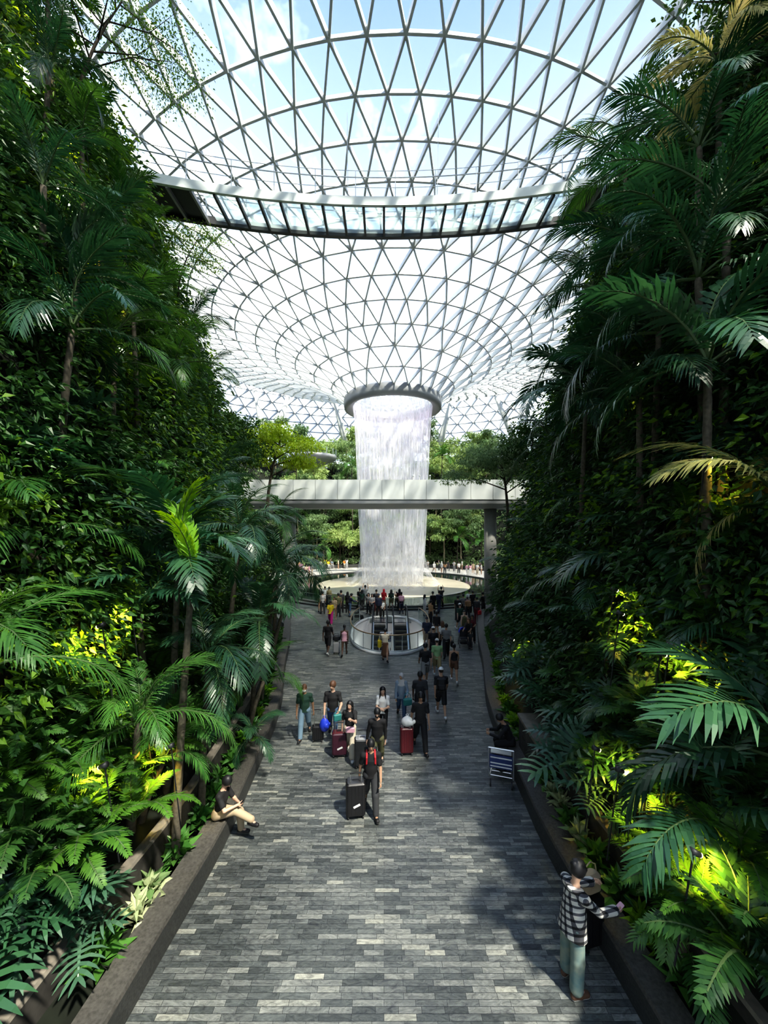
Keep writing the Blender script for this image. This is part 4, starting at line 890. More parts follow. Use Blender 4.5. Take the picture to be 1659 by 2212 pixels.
# pose: legs ((hip swing, knee bend, spread) left, right); arms ((swing, abduct, elbow bend, forearm inward) left, right); lean; head nod, head turn
POSE = dict(
    walk=(((24,6,2),(-20,26,2)), ((-18,8,14,0),(22,8,20,0)), 3, 8, 0), walk2=(((-20,26,2),(24,6,2)), ((22,8,20,0),(-18,8,14,0)), 3, 8, 0),
    stand=(((2,3,4),(-2,2,4)), ((4,8,14,8),(-2,8,12,8)), 0, 6, 0), stand2=(((6,8,6),(-3,0,3)), ((12,10,70,35),(0,8,12,8)), 1, 10, 15), rail=(((3,4,5),(-3,2,5)), ((38,10,50,15),(42,10,45,15)), 8, 12, 0),
    pullR=(((22,6,2),(-18,24,2)), ((14,8,16,0),(-14,12,8,-6)), 3, 10, 0), pullR2=(((-18,24,2),(22,6,2)), ((-12,8,14,0),(-8,14,10,-8)), 3, 10, 0), pullL=(((-18,24,2),(22,6,2)), ((-10,14,8,-6),(14,8,16,0)), 3, 6, 0),
    phone=(((3,3,4),(-3,3,4)), ((22,8,95,25),(22,8,95,25)), 2, 28, 0), photo=(((2,2,4),(-2,2,4)), ((110,10,45,10),(115,10,40,10)), -2, -8, 0), push=(((20,8,2),(-18,24,2)), ((40,8,38,4),(40,8,38,4)), 7, 8, 0),
    point=(((24,6,2),(-18,24,2)), ((55,10,75,20),(-10,14,12,-4)), 3, 4, -10), read=(((20,6,2),(-18,24,2)), ((18,8,80,40),(18,8,75,40)), 2, 12, 10),
    bagside=(((20,6,2),(-18,24,2)), ((18,16,50,10),(10,10,10,0)), 2, 4, -25), sitL=(((86,84,8),(103,42,-10)), ((30,10,72,38),(34,10,68,38)), 14, 34, 0), sit=(((84,88,7),(80,92,7)), ((40,12,55,25),(38,12,60,25)), 26, 30, 0), bench=(((84,86,6),(84,86,6)), ((25,10,50,20),(25,10,50,20)), 4, 5, 0),
    reach=(((4,4,5),(-3,2,5)), ((52,10,38,12),(46,10,42,-6)), 7, 34, 12))
def person(label, loc, rot, H=1.7, pose='walk', top=('short','black'), bottom=('trousers','dark'), hair=('short','black'), skin='l', shoe='black', res=.013, fem=False, detail=1, extras=(), wide=0, group=None, topmat=None, sit=None, botmat=None):
    (lg, ar, lean, nod, turn) = POSE[pose]; k = H/1.75; sk = SKIN[skin]; LN = math.radians(-lean)
    sw = (.16 if fem else .18)*k; hipz = .525*H; thl = .245*H; shl = .235*H; ual = .172*H; fal = .145*H
    J = {}
    for s, nm, (a, kb, sp) in ((-1,'l',lg[0]),(1,'r',lg[1])):
        hip = np.array((s*.088*k, 0, hipz)); kn = hip+thl*d2(a, sp, s); an = kn+shl*d2(a-kb, sp*.4, s); J['h'+nm], J['k'+nm], J['a'+nm] = hip, kn, an
        fp = max(-50, min(15, (a-kb)*.8)) if kb < 40 else 0; J['t'+nm] = an+rx(np.array((s*.03,.155*k,-.045*k)), math.radians(fp)); J['e'+nm] = an+rx(np.array((0,-.05*k,-.045*k)), math.radians(fp))
    def up(y, z, x=0): return np.array((0,0,hipz))+rx(np.array((x, y, z)), LN)
    tl = .30*H; J['pel'], J['wai'], J['che'], J['nek'] = up(0,.0), up(.01,.10*H), up(.0,.215*H), up(-.005,tl)
    hd = up(.02*k, tl+.108*H); NR = Matrix.Rotation(math.radians(-nod), 3, 'X'); TRn = Matrix.Rotation(math.radians(turn), 3, 'Z'); HM = np.array(TRn @ NR) @ np.array(Matrix.Rotation(LN*.5, 3, 'X'))
    def hp_(x, y, z): return hd+HM@(np.array((x,y,z))*k)
    for s, nm, (f, b, e, inn) in ((-1,'l',ar[0]),(1,'r',ar[1])):
        sh = up(-.005, tl-.035*H, s*sw); el = sh+ual*d2(f, b, s); fd = d2(f+e, -inn, s); wr = el+fal*fd; J['s'+nm], J['E'+nm], J['w'+nm], J['f'+nm] = sh, el, wr, fd
    zmin = min(J[q][2] for q in ('tl','tr','el','er'))-.03*k if sit is None else None
    off = np.array((0,0,-zmin if sit is None else sit-hipz+.11*k))
    for q in J:
        if q[0] != 'f': J[q] = J[q]+off
    hd = hd+off; 
    # ---- body
    B = Field(res); fwd = (0,1,0)
    B.limb(J['pel']+(-.055*k,0,.0), J['pel']+(.055*k,0,.0), .105*k, .105*k, .03, (fwd,.85)).limb(J['pel'], J['wai'], (.135 if not fem else .14)*k, (.12 if not fem else .105)*k, .04, (fwd,.7)).limb(J['wai'], J['che'], (.12 if not fem else .105)*k, .145*k, .05, (fwd,.68)).limb(J['che'], J['nek']-(0,0,.03), .145*k, .06*k, .05, (fwd,.7))
    B.limb(J['sl'], J['sr'], .058*k, .058*k, .05)
    B.limb(J['nek']-(0,0,.02), hp_(0,-.01,-.07), .054*k, .05*k, .03)
    B.ell(hp_(0,-.008,.02), (.076*k,.094*k,.1*k), .02, HM).ell(hp_(0,.022,-.052), (.053*k,.06*k,.062*k), .03, HM)
    if detail >= 1:
        B.limb(hp_(0,.083,.012), hp_(0,.102,-.022), .011*k, .015*k, .008)
        for s in (-1,1): B.ell(hp_(s*.076,-.012,-.005), (.012*k,.02*k,.032*k), .006, HM)
    for nm, s in (('l',-1),('r',1)):
        B.limb(J['h'+nm], J['k'+nm], .085*k, .056*k, .04).limb(J['k'+nm], J['a'+nm], .054*k, .036*k, .02).ell(J['k'+nm]*.72+J['a'+nm]*.28-(0,.012,0), (.05*k,.052*k,.1*k), .03)
        B.limb(J['a'+nm], J['t'+nm], .036*k, .03*k, .02).limb(J['a'+nm], J['e'+nm], .036*k, .034*k, .02)
        B.limb(J['s'+nm], J['E'+nm], .05*k, .038*k, .03).limb(J['E'+nm], J['w'+nm], .039*k, .026*k, .02)
        w_, fd = J['w'+nm], J['f'+nm]; sidev = np.cross(fd, (s*1.0,0,0)); sidev = sidev/(np.linalg.norm(sidev)+1e-9); inw = np.cross(sidev, fd); inw = inw/np.linalg.norm(inw)*(1 if inw@np.array((-s,0,0)) > 0 else -1)
        if sidev[1]*1.0 < 0 and abs(sidev[1]) > .3: sidev = -sidev
        pe = w_+fd*.085*k; J['p'+nm] = w_+fd*.08*k+inw*.015
        B.limb(w_+fd*.015, pe, .03*k, .038*k, .012, (inw,.5))
        for i, (o, ln) in enumerate(((.03,.07),(.01,.078),(-.011,.072),(-.03,.056))):
            b0 = pe+sidev*o*k; c1 = math.radians(28); d1 = fd*math.cos(c1)+inw*math.sin(c1); m1 = b0+d1*ln*.55*k; c2 = math.radians(70); d3 = fd*math.cos(c2)+inw*math.sin(c2)
            B.limb(b0, m1, .0095*k, .009*k, .004).limb(m1, m1+d3*ln*.5*k, .009*k, .0078*k, .004)
        tb = w_+fd*.035*k+sidev*.032*k; td = fd*.72+sidev*.5+inw*.45; td /= np.linalg.norm(td); B.limb(tb, tb+td*.034*k, .012*k, .0105*k, .008).limb(tb+td*.034*k, tb+td*.03*k+fd*.032*k+inw*.01, .0105*k, .0085*k, .004)
    body = B.obj('person', cm('skin', sk, .55)); body.location = loc; body.rotation_euler = (0,0,math.radians(rot)); tag(body, label, 'person', group)
    hs, hc = hair; HC = cm('hair', col(hc), .5) if hs in ('short','long','bun','curly','crop') else None
    hr = max(res*.8, .007) if detail else res
    # ---- top
    st, tc_ = top; i_ = .016*k; T = Field(res)
    hz_ = -.045*k if not wide else -.12*k; bot_z = J['pel']+(0,0,hz_-.05); fl_ = (fwd,.76)
    T.limb(bot_z+(-.055*k,0,0), bot_z+(.055*k,0,0), (.134+wide*.12)*k, (.134+wide*.12)*k, .05, (fwd,.88)).limb(bot_z, J['wai'], (.155+wide*.25)*k, ((.146 if not fem else .132)+wide*.15)*k, .05, fl_).limb(J['wai'], J['che'], (.146 if not fem else .13)*k, .156*k, .05, (fwd,.7)).limb(J['che'], J['nek']-(0,0,.05), .158*k, .07*k, .05, (fwd,.72))
    if st != 'tank': T.limb(J['sl'], J['sr'], .063*k, .063*k, .05)
    for nm in ('l','r'):
        e = J['E'+nm]; s0 = J['s'+nm]
        if st in ('short','dress_short'): T.limb(s0, s0*.35+e*.65, (.06+wide*.1)*k, (.06+wide*.12)*k, .03)
        elif st == 'long': T.limb(s0, e, .063*k, .052*k, .03).limb(e, J['w'+nm]-J['f'+nm]*.01, .052*k, (.04+wide*.1)*k, .02)
        elif st == 'tank': T.limb(s0*.75+J['nek']*.25, J['che'], .035*k, .05*k, .03)
    if bottom[0] == 'dress':
        dz = J['pel']-(0,0,bottom[2] if len(bottom) > 2 else .42); T.limb(J['pel'], dz, .15*k, .23*k, .05, (fwd,.85))
    for nm, s in (('l',-1),('r',1)):
        if st != 'tank': T.limb(J['s'+nm]+(0,0,.002), J['nek']+(s*.045*k,-.005,-.03), .062*k, .05*k, .04)
    if 'hood' in extras: T.ell(J['nek']+(0,-.07,-.01), (.11*k,.07*k,.07*k), .03)
    nz = J['nek'][2]+.012; zb_ = J['pel'][2]+(hz_ if sit is None else .0); T.obj('top', topmat or cm('cloth', col(tc_), .8), body, lambda X,Y,Z: np.maximum(Z-nz, zb_-Z))
    # ---- bottom
    if bottom[0] != 'dress':
        kind, bc = bottom[0], bottom[1]; D = Field(res); D.limb(J['pel']+(-.055*k,0,.02), J['pel']+(.055*k,0,.02), .122*k, .122*k, .03, (fwd,.86)).limb(J['pel'], J['wai']-(0,0,.06*k), .143*k, .13*k, .03, (fwd,.73))
        for nm in ('l','r'):
            h_, kn, an = J['h'+nm], J['k'+nm], J['a'+nm]
            if kind == 'trousers': D.limb(h_, kn, .104*k, .086*k, .03).limb(kn, an+(0,0,.035), .084*k, .072*k, .02)
            elif kind == 'wide': D.limb(h_, kn, .105*k, .095*k, .03).limb(kn, an+(0,0,.05), .095*k, .092*k, .02)
            elif kind == 'slim': D.limb(h_, kn, .094*k, .064*k, .03).limb(kn, an, .06*k, .045*k, .02)
            elif kind == 'shorts': D.limb(h_, h_*.12+kn*.88, .105*k, .095*k, .03)
            elif kind == 'mini': D.limb(h_, h_*.5+kn*.5, .105*k, .105*k, .04)
        if kind == 'skirt': D.limb(J['pel'], J['pel']-(0,0,.44), .145*k, .22*k, .04, (fwd,.85))
        D.obj({'skirt':'skirt','shorts':'shorts','mini':'shorts'}.get(kind,'trousers'), botmat or cm('cloth', col(bc), .8), body)
    # ---- shoes
    for nm in ('l','r'):
        G = Field(hr); G.limb(J['e'+nm], J['t'+nm], .046*k, .044*k, .02).limb(J['a'+nm], J['e'+nm]*.5+J['t'+nm]*.5, .044*k, .045*k, .02)
        fo = G.obj('shoe', cm('shoe', col(shoe), .6), body)
        if detail >= 1:
            G = Field(hr); dn = np.array((0,0,-.026*k)); G.limb(J['e'+nm]+dn, J['t'+nm]+dn, .042*k, .04*k, .01, ((0,0,1),.5)); G.obj('sole', cm('sole', (.5,.5,.48) if shoe != 'black' else (.09,.09,.09), .7), fo)
    # ---- hair or headwear
    def head_shell(r, dy=-.012, dz=.014): return Field(hr).ell(hp_(0,dy-.004,.02+dz), ((.076+r)*k,(.094+r)*k,(.098+r)*k), .02, HM)
    def facecut(a, b, c0): 
        n1 = HM@np.array((0,a,b)); n1 = n1/np.linalg.norm(n1); p0 = hd; return lambda X,Y,Z: (X-p0[0])*n1[0]+(Y-p0[1])*n1[1]+(Z-p0[2])*n1[2]-c0*k
    if hs in ('short','crop','curly'): 
        Hf = head_shell(.019 if hs == 'short' else .005 if hs == 'crop' else .026)
        if hs == 'curly':
            g = np.random.default_rng(5)
            for i in range(26): v = g.normal(size=3); v /= np.linalg.norm(v); v[2] = abs(v[2])*.9; Hf.ell(hp_(v[0]*.092, v[1]*.105-.02, .03+v[2]*.105), (.03*k,)*3, .012)
        Hf.obj('hair', HC, body, facecut(.72,-.7,.045))
    elif hs in ('long','bun'):
        Hf = head_shell(.014)
        if hs == 'long':
            for s in (-.05,0,.05): Hf.limb(hp_(s,-.06,.02), hd+np.array((s*1.5*k,-.10*k,-.36*k)), .055*k, .035*k, .03)
            for s in (-1,1): Hf.limb(hp_(s*.074,.0,.03), hd+np.array((s*.1*k,.03*k,-.26*k)), .026*k, .022*k, .02)
        else: Hf.ell(hp_(0,-.1,.06), (.045*k,)*3, .02).limb(hp_(0,-.1,.04), hp_(0,-.13,-.14), .03*k, .018*k, .02)
        fc = facecut(.85,-.5,.03); low = hd[2]-.02*k; base = fc
        Hf.obj('hair', HC, body, lambda X,Y,Z: np.where(Z > low-.03, fc(X,Y,Z), -1.0))
    elif hs == 'cap':
        head_shell(.006).obj('hair', cm('hair', (.03,.022,.018), .5), body, facecut(.72,-.7,.02))
        c_ = Field(hr).ell(hp_(0,-.008,.04), (.093*k,.111*k,.108*k), .02, HM).limb(hp_(-.025,.08,.052), hp_(.025,.08,.052), .06*k, .06*k, .02, (HM@np.array((0,.1,1.0)),.25)); z0 = hp_(0,0,.035); nn = HM@np.array((0,-.15,-1.0))
        c_.obj('cap', cm('cap', col(hc), .7), body, lambda X,Y,Z: (X-z0[0])*nn[0]+(Y-z0[1])*nn[1]+(Z-z0[2])*nn[2])
    elif hs == 'hijab':
        Hf = head_shell(.02, -.014, .0); Hf.limb(hp_(0,-.02,-.06), J['nek']-(0,0,.03), .085*k, .12*k, .04, (fwd,.85)).limb(J['nek']-(0,0,.02), J['che']+(0,0,.03), .12*k, .17*k, .05, (fwd,.75))
        fcn = hp_(0,.1,-.02); Hf.obj('headscarf', cm('scarf', col(hc), .8), body, lambda X,Y,Z: .062*k-np.sqrt((X-fcn[0])**2+((Y-fcn[1])*.7)**2+((Z-fcn[2])*.75)**2))
    # ---- face details
    if detail >= 1:
        for s in (-1,1):
            E = Field(.004 if res < .011 else .006).ell(hp_(s*.031,.079,.016), (.0125*k,.008*k,.007*k), .004, HM); eo = E.obj('eye', cm('eye', (.02,.015,.012), .2), body)
            Field(.005).limb(hp_(s*.018,.086,.036), hp_(s*.045,.078,.037), .005*k, .004*k, .004).obj('eyebrow', cm('hair', (.03,.022,.018), .6), body)
        if 'mask' not in str(extras): Field(.004).limb(hp_(-.02,.083,-.055), hp_(.02,.083,-.055), .007*k, .007*k, .004).obj('mouth', cm('lips', (.35,.12,.1), .5), body)
    for e in extras:
        if isinstance(e, tuple) and e[0] == 'mask': Field(hr).ell(hp_(0,.05,-.048), (.056*k,.057*k,.055*k), .01, HM).obj('face_mask', cm('mask', col(e[1]), .8), body)
        if isinstance(e, tuple) and e[0] == 'inner':          # an undershirt showing at the open front
            Field(res).limb(J['nek']+(0,.035,-.06), J['che']+(0,.075,-.02), .05*k, .055*k, .02, (fwd,.6)).obj('undershirt', cm('cloth', col(e[1]), .8), body)
    M = Matrix.Translation(Vector(loc)) @ Matrix.Rotation(math.radians(rot), 4, 'Z')
    JW = {q: M @ Vector(v) for q, v in J.items() if q[0] != 'f'}; JW['head'] = M @ Vector(hd); JW['M'] = M; JW['k'] = k; return JW
# ------------------------------------------------------------------ things people carry
def suitcase(label, loc, size, c, rot=0, handle=.35, group=None, sticker=None, top=None):
    w_, d_, h_ = size; e = empty('suitcase', loc, math.radians(rot)); tag(e, label, 'suitcase', group); m = cm('suitcase_shell', col(c), .35)
    mb = MB(); mb.rbox((0,0,.07+h_/2), (w_,d_,h_), .05)
    n = 5
    for i in range(n):
        x = -w_*.36+w_*.72*i/(n-1)
        for s in (-1,1): mb.box((x, s*d_/2, .07+h_*.5), (w_*.06,.014,h_*.82))
    sh = mb.build('shell', m, e); 
    mb = MB(); mb.box((0,0,.07+h_/2), (w_+.008,.025,h_+.008)); mb.build('zip_seam', M_BLACK, sh)
    if top: mb = MB(); mb.rbox((0,0,.07+h_+.004), (w_*.86,d_*.86,.012), .03); mb.build('top_panel', cm('suitcase_shell', col(top), .3), sh)
    for sx_ in (-1,1):
        for sy_ in (-1,1): mb = MB(); mb.cyl((sx_*w_*.38-.014, sy_*d_*.34, .035), (sx_*w_*.38+.014, sy_*d_*.34, .035), .035, 12); mb.box((sx_*w_*.38, sy_*d_*.34, .065), (.03,.04,.03)); mb.build('wheel', M_BLACK, e)
    if handle:
        mb = MB(); y = -d_*.3; hw_ = w_*.28; z = .07+h_
        for s in (-1,1): mb.cyl((s*hw_, y, z-.1), (s*hw_, y, z+handle), .008, 8)
        mb.build('handle_pole', M_CHROME, e); mb = MB(); mb.tube([(-hw_-.01,y,z+handle),(0,y,z+handle+.012),(hw_+.01,y,z+handle)], .016, 8); mb.build('grip', M_BLACK, e)
    mb = MB(); mb.tube([(-.07,.0,.07+h_),(-.06,0,.1+h_),(.06,0,.1+h_),(.07,0,.07+h_)], .01, 6); mb.build('carry_handle', M_BLACK, e)
    if sticker: mb = MB(); mb.box((0,0,0), (.16,.002,.05)); o = mb.build('sticker', M_WHITE, sh); o.location = (.02,-d_/2-.012,.07+h_*.35); o.rotation_euler = (0,-.4,0)
    return e
def backpack(label, JW, c, size=(.3,.16,.42), strap=None, group=None):
    k = JW['k']; e = empty('backpack'); che = JW['M'].inverted() @ JW['che']; e.matrix_world = JW['M'] @ Matrix.Translation((0, che.y-.12*k-size[1]/2, che.z-.03)); tag(e, label, 'backpack', group)
    mb = MB(); mb.rbox((0,0,0), size, .07); mb.build('bag_body', cm('bag', col(c), .7), e)
    mb = MB(); mb.rbox((0,-size[1]/2-.02,-.08), (size[0]*.75,.07,size[2]*.42), .03); mb.build('front_pocket', cm('bag', col(c), .7), e)
    for s in (-1,1):
        mb = MB(); x = s*.095*k; y0 = size[1]/2; mb.tube([(x,y0-.02,.1),(x,y0+.05,.2),(x,y0+.14*k+.0,.205),(x*1.05,y0+.245*k,.12),(x*1.1,y0+.235*k,-.02),(x*1.3,y0+.1,-.16)], .02, 6, True, .5); mb.build('shoulder_strap', cm('bag', col(strap or c), .7), e)
    return e
def bag(label, loc, size, c, rot=0, strap=.25, name='handbag', cat='bag', group=None):
    e = empty(name, loc, math.radians(rot)); tag(e, label, cat, group); mb = MB(); mb.rbox((0,0,0), size, min(size[:2])*.4, 0, 4); mb.build('bag_body', cm('bag', col(c), .6), e)
    if strap: mb = MB(); w_, h_ = size[0]*.4, size[2]/2; mb.tube([(-w_,0,h_-.02),(-w_*.8,0,h_+strap*.6),(0,0,h_+strap),(w_*.8,0,h_+strap*.6),(w_,0,h_-.02)], .01, 6); mb.build('strap', cm('bag', col(c), .6), e)
    return e
def carrier(label, loc, c, r=(.14,.09,.2), rot=0):
    e = empty('plastic_bag', loc, math.radians(rot)); tag(e, label, 'bag'); F_ = Field(.014); g = np.random.default_rng(4)
    F_.ell((0,0,-r[2]*1.25), r, .03).limb((0,0,-r[2]*.7),(0,0,-.03),r[0]*.62,.022,.05,((0,1,0),.6))
    for i in range(9): v = g.normal(size=3)*.5; F_.ell((v[0]*r[0], v[1]*r[1], -r[2]*1.25+v[2]*r[2]*.7), (.045,.04,.06), .03)
    for s in (-1,1): F_.limb((s*.012,0,-.05),(s*.035,0,.03),.016,.012,.01).limb((s*.035,0,.03),(0,0,.05),.012,.01,.01)
    F_.obj('bag_body', cm('plastic', col(c), .35), e); return e
def phone(label, JW, nm='r', c='black'):
    p = JW['p'+nm]; o = MB().rbox((0,0,0), (.075,.15,.009), .012).build('smartphone', cm('phone', col(c), .2)); o.matrix_world = Matrix.Translation(p+Vector((0,0,.02))) @ JW['M'].to_3x3().to_4x4() @ Matrix.Rotation(.5,4,'X'); tag(o, label, 'phone'); return o
def wheel(mb, c, r, w_=.03): mb.tube([(c[0]-w_/2,c[1],c[2]),(c[0]+w_/2,c[1],c[2])], r, 14)
def stroller(label, loc, rot, c):
    e = empty('stroller', loc, math.radians(rot)); tag(e, label, 'stroller'); mb = MB()
    for s in (-1,1): mb.tube([(s*.22,-.45,1.0),(s*.23,-.1,.62),(s*.23,.35,.16)], .014, 6); mb.tube([(s*.23,-.02,.62),(s*.24,-.32,.14)], .014, 6)
    mb.tube([(-.22,-.45,1.0),(.22,-.45,1.0)], .018, 6); mb.tube([(-.23,.2,.3),(.23,.2,.3)], .012, 6); mb.build('frame', M_DARK, e)
    mb = MB(); mb.rbox((0,.08,.48), (.4,.32,.08), .04); mb.rbox((0,-.12,.68), (.4,.08,.42), .03); mb.build('seat', cm('bag', (.03,.03,.035), .8), e)
    mb = MB(); mb.lathe([(.27,0),(.26,.1),(.2,.2),(.1,.26),(.0,.28)], (0,-.05,.78), 20, PI*1.02, TAU-.02); mb.lathe([(.27,0),(.26,.1),(.2,.2),(.1,.26),(.0,.28)], (0,-.05,.78), 8, 0, .6); mb.build('canopy', cm('bag', col(c), .7), e)
    mb = MB(); mb.rbox((0,.0,.24), (.36,.4,.16), .04); mb.build('basket', cm('bag', (.02,.02,.022), .8), e)
    for x, y, r in ((-.24,.36,.1),(.24,.36,.1),(-.25,-.33,.13),(.25,-.33,.13)): mb = MB(); wheel(mb, (x,y,r), r); mb.build('wheel', M_BLACK, e)
    return e
def luggage_cart(label, loc, rot):
    e = empty('luggage_cart', loc, math.radians(rot)); tag(e, label, 'luggage cart'); mb = MB()
    for s in (-1,1): mb.tube([(s*.3,-.42,1.02),(s*.3,-.36,.25),(s*.28,-.2,.2),(s*.2,.5,.18)], .018, 6)
    mb.tube([(-.3,-.42,1.02),(.3,-.42,1.02)], .02, 6)
    for y in (-.2,.0,.2,.4): mb.tube([(-.27,y,.2),(.27,y,.2)], .012, 6)
    mb.build('frame', M_CHROME, e)
    mb = MB(); mb.box((0,-.4,.68), (.56,.02,.34)); p_ = mb.build('panel', mat('cart_panel', (.03,.05,.16), .4), e)
    for z in (.56,.64,.78): mb = MB(); mb.box((0,-.412,z), (.52,.006,.03)); mb.build('panel_stripe', M_WHITE, p_)
    mb = MB(); mb.box((0,-.34,.9), (.5,.16,.02)); mb.build('basket', M_CHROME, e)
    for x, y, r in ((-.26,-.34,.09),(.26,-.34,.09),(.0,.5,.08)): mb = MB(); wheel(mb, (x,y,r), r); mb.build('wheel', M_BLACK, e)
    return e
# ------------------------------------------------------------------ who stands where
def at_hand(JW, nm, c): return JW['p'+nm]
def plaid():
    m, nt, out = _nt('plaid_flannel'); b = N(nt, 'BsdfPrincipled'); b.inputs['Roughness'].default_value = .9; nt.links.new(b.outputs[0], out.inputs[0]); tc = N(nt, 'TexCoord')
    mp = N(nt, 'Mapping'); mp.inputs['Rotation'].default_value = (0,.35,.5); nt.links.new(tc.outputs['Object'], mp.inputs[0]); sx_ = N(nt, 'SeparateXYZ'); nt.links.new(mp.outputs[0], sx_.inputs[0]); fs = []
    for i, ax in enumerate(('X','Y','Z')):
        mu = N(nt, 'Math', operation='MULTIPLY'); mu.inputs[1].default_value = 2*PI/.085; nt.links.new(sx_.outputs[ax], mu.inputs[0]); si = N(nt, 'Math', operation='SINE'); nt.links.new(mu.outputs[0], si.inputs[0])
        gt = N(nt, 'Math', operation='GREATER_THAN'); gt.inputs[1].default_value = .35; nt.links.new(si.outputs[0], gt.inputs[0]); fs.append(gt)
    a1 = N(nt, 'Math', operation='ADD'); nt.links.new(fs[0].outputs[0], a1.inputs[0]); nt.links.new(fs[2].outputs[0], a1.inputs[1]); a2 = N(nt, 'Math', operation='MULTIPLY'); a2.inputs[1].default_value = .5; nt.links.new(a1.outputs[0], a2.inputs[0])
    r = N(nt, 'ValToRGB'); r.color_ramp.interpolation = 'CONSTANT'; r.color_ramp.elements[0].color = (.66,.64,.58,1); r.color_ramp.elements[1].position = .3; r.color_ramp.elements[1].color = (.09,.09,.1,1); q = r.color_ramp.elements.new(.8); q.color = (.008,.008,.01,1)
    nt.links.new(a2.outputs[0], r.inputs[0]); nt.links.new(r.outputs[0], b.inputs['Base Color']); return m
G0 = lambda px, py: ground(px, py)
# the young man at the kerb
JA = person('curly haired person in black and white plaid hooded shirt standing at the right kerb', G0(1236,2128), -72, 1.74, 'reach', ('long','black'), ('wide','ljean'), ('curly','black'), 'l', 'brown', .009, extras=('hood',), wide=.26, topmat=plaid(), botmat=mat('washed_denim', (.1,.2,.22), .85, col2=(.3,.34,.27), scale=5))
phone('pink cased smartphone held by the plaid shirted person', JA, 'r', 'pink')
c = ground(1268,2040); c.x += .05
suitcase('tall black suitcase between the plaid shirted person and the kerb', c, (.36,.26,.74), 'black', 15, .0)
bag('beige tote bag with dark straps on top of the tall black suitcase', c+Vector((0,0,1.0)), (.32,.2,.3), 'beige', 20, .16)
# seated people
xs_ = -float(halfwidth(8.25))-.2
JS = person('person in black tee and beige trousers sitting cross-legged on the left kerb', (xs_,8.25,0), -100, 1.68, 'sitL', ('short','black'), ('trousers','beige'), ('short','black'), 'l', 'black', .009, fem=True, sit=.46)
phone('dark smartphone held by the person sitting on the left kerb', JS, 'r')
xs_ = float(halfwidth(11.0))+.15
person('person in dark clothes bent forward sitting on the right kerb beside a cart', (xs_,11.0,0), 80, 1.7, 'sit', ('long','black'), ('trousers','black'), ('short','black'), 'm', 'black', .011, sit=.46)
luggage_cart('steel luggage cart with blue and white striped panel by the right kerb', (float(halfwidth(10.55))-.36,10.2,0), -18)
bag('black holdall lying in the luggage cart', (float(halfwidth(10.55))-.33,10.3,.36), (.3,.5,.26), 'black', -18, .0)
# people walking up to the camera with luggage
J = person('man in black tee with red backpack straps pulling a large black suitcase', G0(801,1752), 184, 1.72, 'pullR', ('short','black'), ('trousers','dark'), ('short','black'), 'm', 'black', .01)
backpack('red strapped black backpack on the man with the large black suitcase', J, 'black', strap='red')
suitcase('large black suitcase pulled by the man with red backpack straps', G0(768,1762), (.44,.3,.74), 'black', 8, .22, sticker=1, top='dark')
J = person('man in black long sleeved top, face mask and olive trousers with silver suitcase', G0(815,1662), 178, 1.72, 'pullR2', ('long','black'), ('trousers','olive'), ('short','black'), 'l', 'dark', .011, extras=(('mask','black'),))
suitcase('silver topped dark suitcase just behind the large black suitcase', G0(783,1655), (.44,.28,.72), 'dark', 6, .25, top='lgrey')
J = person('long haired woman in black top and white wide trousers raising one hand', G0(756,1632), 176, 1.64, 'point', ('short','black'), ('wide','cream'), ('long','black'), 'l', 'white', .011, True)
bag('pink belt bag worn by the woman in white wide trousers', J['wai']+Vector((.03,-.2,-.12)), (.26,.1,.16), 'pink', 0, 0)
suitcase('dark plum suitcase pulled by the woman in white wide trousers', G0(733,1632), (.42,.28,.62), 'plum', 5, .3, sticker=1, top='maroon')
J = person('tall man in black tee and blue jeans looking aside and carrying a blue bag', G0(719,1596), 180, 1.84, 'bagside', ('short','black'), ('slim','jean'), ('short','brown'), 'l', 'dark', .011)
carrier('bright blue plastic bag hanging from the hand of the tall man in jeans', J['pr']+Vector((0,-.02,.0)), 'blue', (.15,.1,.2))
bag('teal pouch held against the hip of the tall man in jeans', J['pl']+Vector((0,-.05,-.1)), (.24,.1,.2), 'teal', 20, .1)
J = person('man in dark tee, light jeans and white face mask with small black suitcase', G0(658,1592), 185, 1.72, 'pullL', ('short','dgreen'), ('trousers','ljean'), ('crop','brown'), 't', 'black', .011, extras=(('mask','white'),))
suitcase('small black cabin suitcase with raised handle beside the masked man in light jeans', G0(687,1600), (.34,.24,.42), 'black', 0, .5)
J = person('young woman in white tee and black trousers with long black hair', G0(827,1592), 175, 1.62, 'read', ('short','white'), ('slim','black'), ('long','black'), 'l', 'white', .011, True)
J = person('woman in grey blue headscarf and tunic with teal shoulder bag', G0(867,1550), 178, 1.58, 'bagside', ('long','greyblue'), ('trousers','jean'), ('hijab','lgrey'), 'm', 'black', .011, True, wide=.1)
bag('teal shoulder bag of the woman in the grey blue headscarf', J['pl']+Vector((.05,-.06,-.12)), (.3,.14,.24), 'teal', 10, .2)
J = person('man in open dark shirt over a white tee behind the man in black', G0(907,1557), 182, 1.74, 'walk2', ('short','dark'), ('trousers','black'), ('short','black'), 'd', 'black', .011, extras=(('inner','white'),), wide=.05)
J = person('man in black polo and black trousers pulling a maroon suitcase', G0(908,1620), 184, 1.76, 'pullR', ('short','black'), ('trousers','black'), ('short','black'), 'm', 'black', .01)
suitcase('maroon suitcase carrying a white plastic bag beside the man in black polo', G0(878,1628), (.38,.26,.72), 'maroon', 5, .2)
carrier('white plastic bag tied on top of the maroon suitcase', G0(878,1628)+Vector((.02,-.03,1.13)), 'white', (.17,.13,.14))
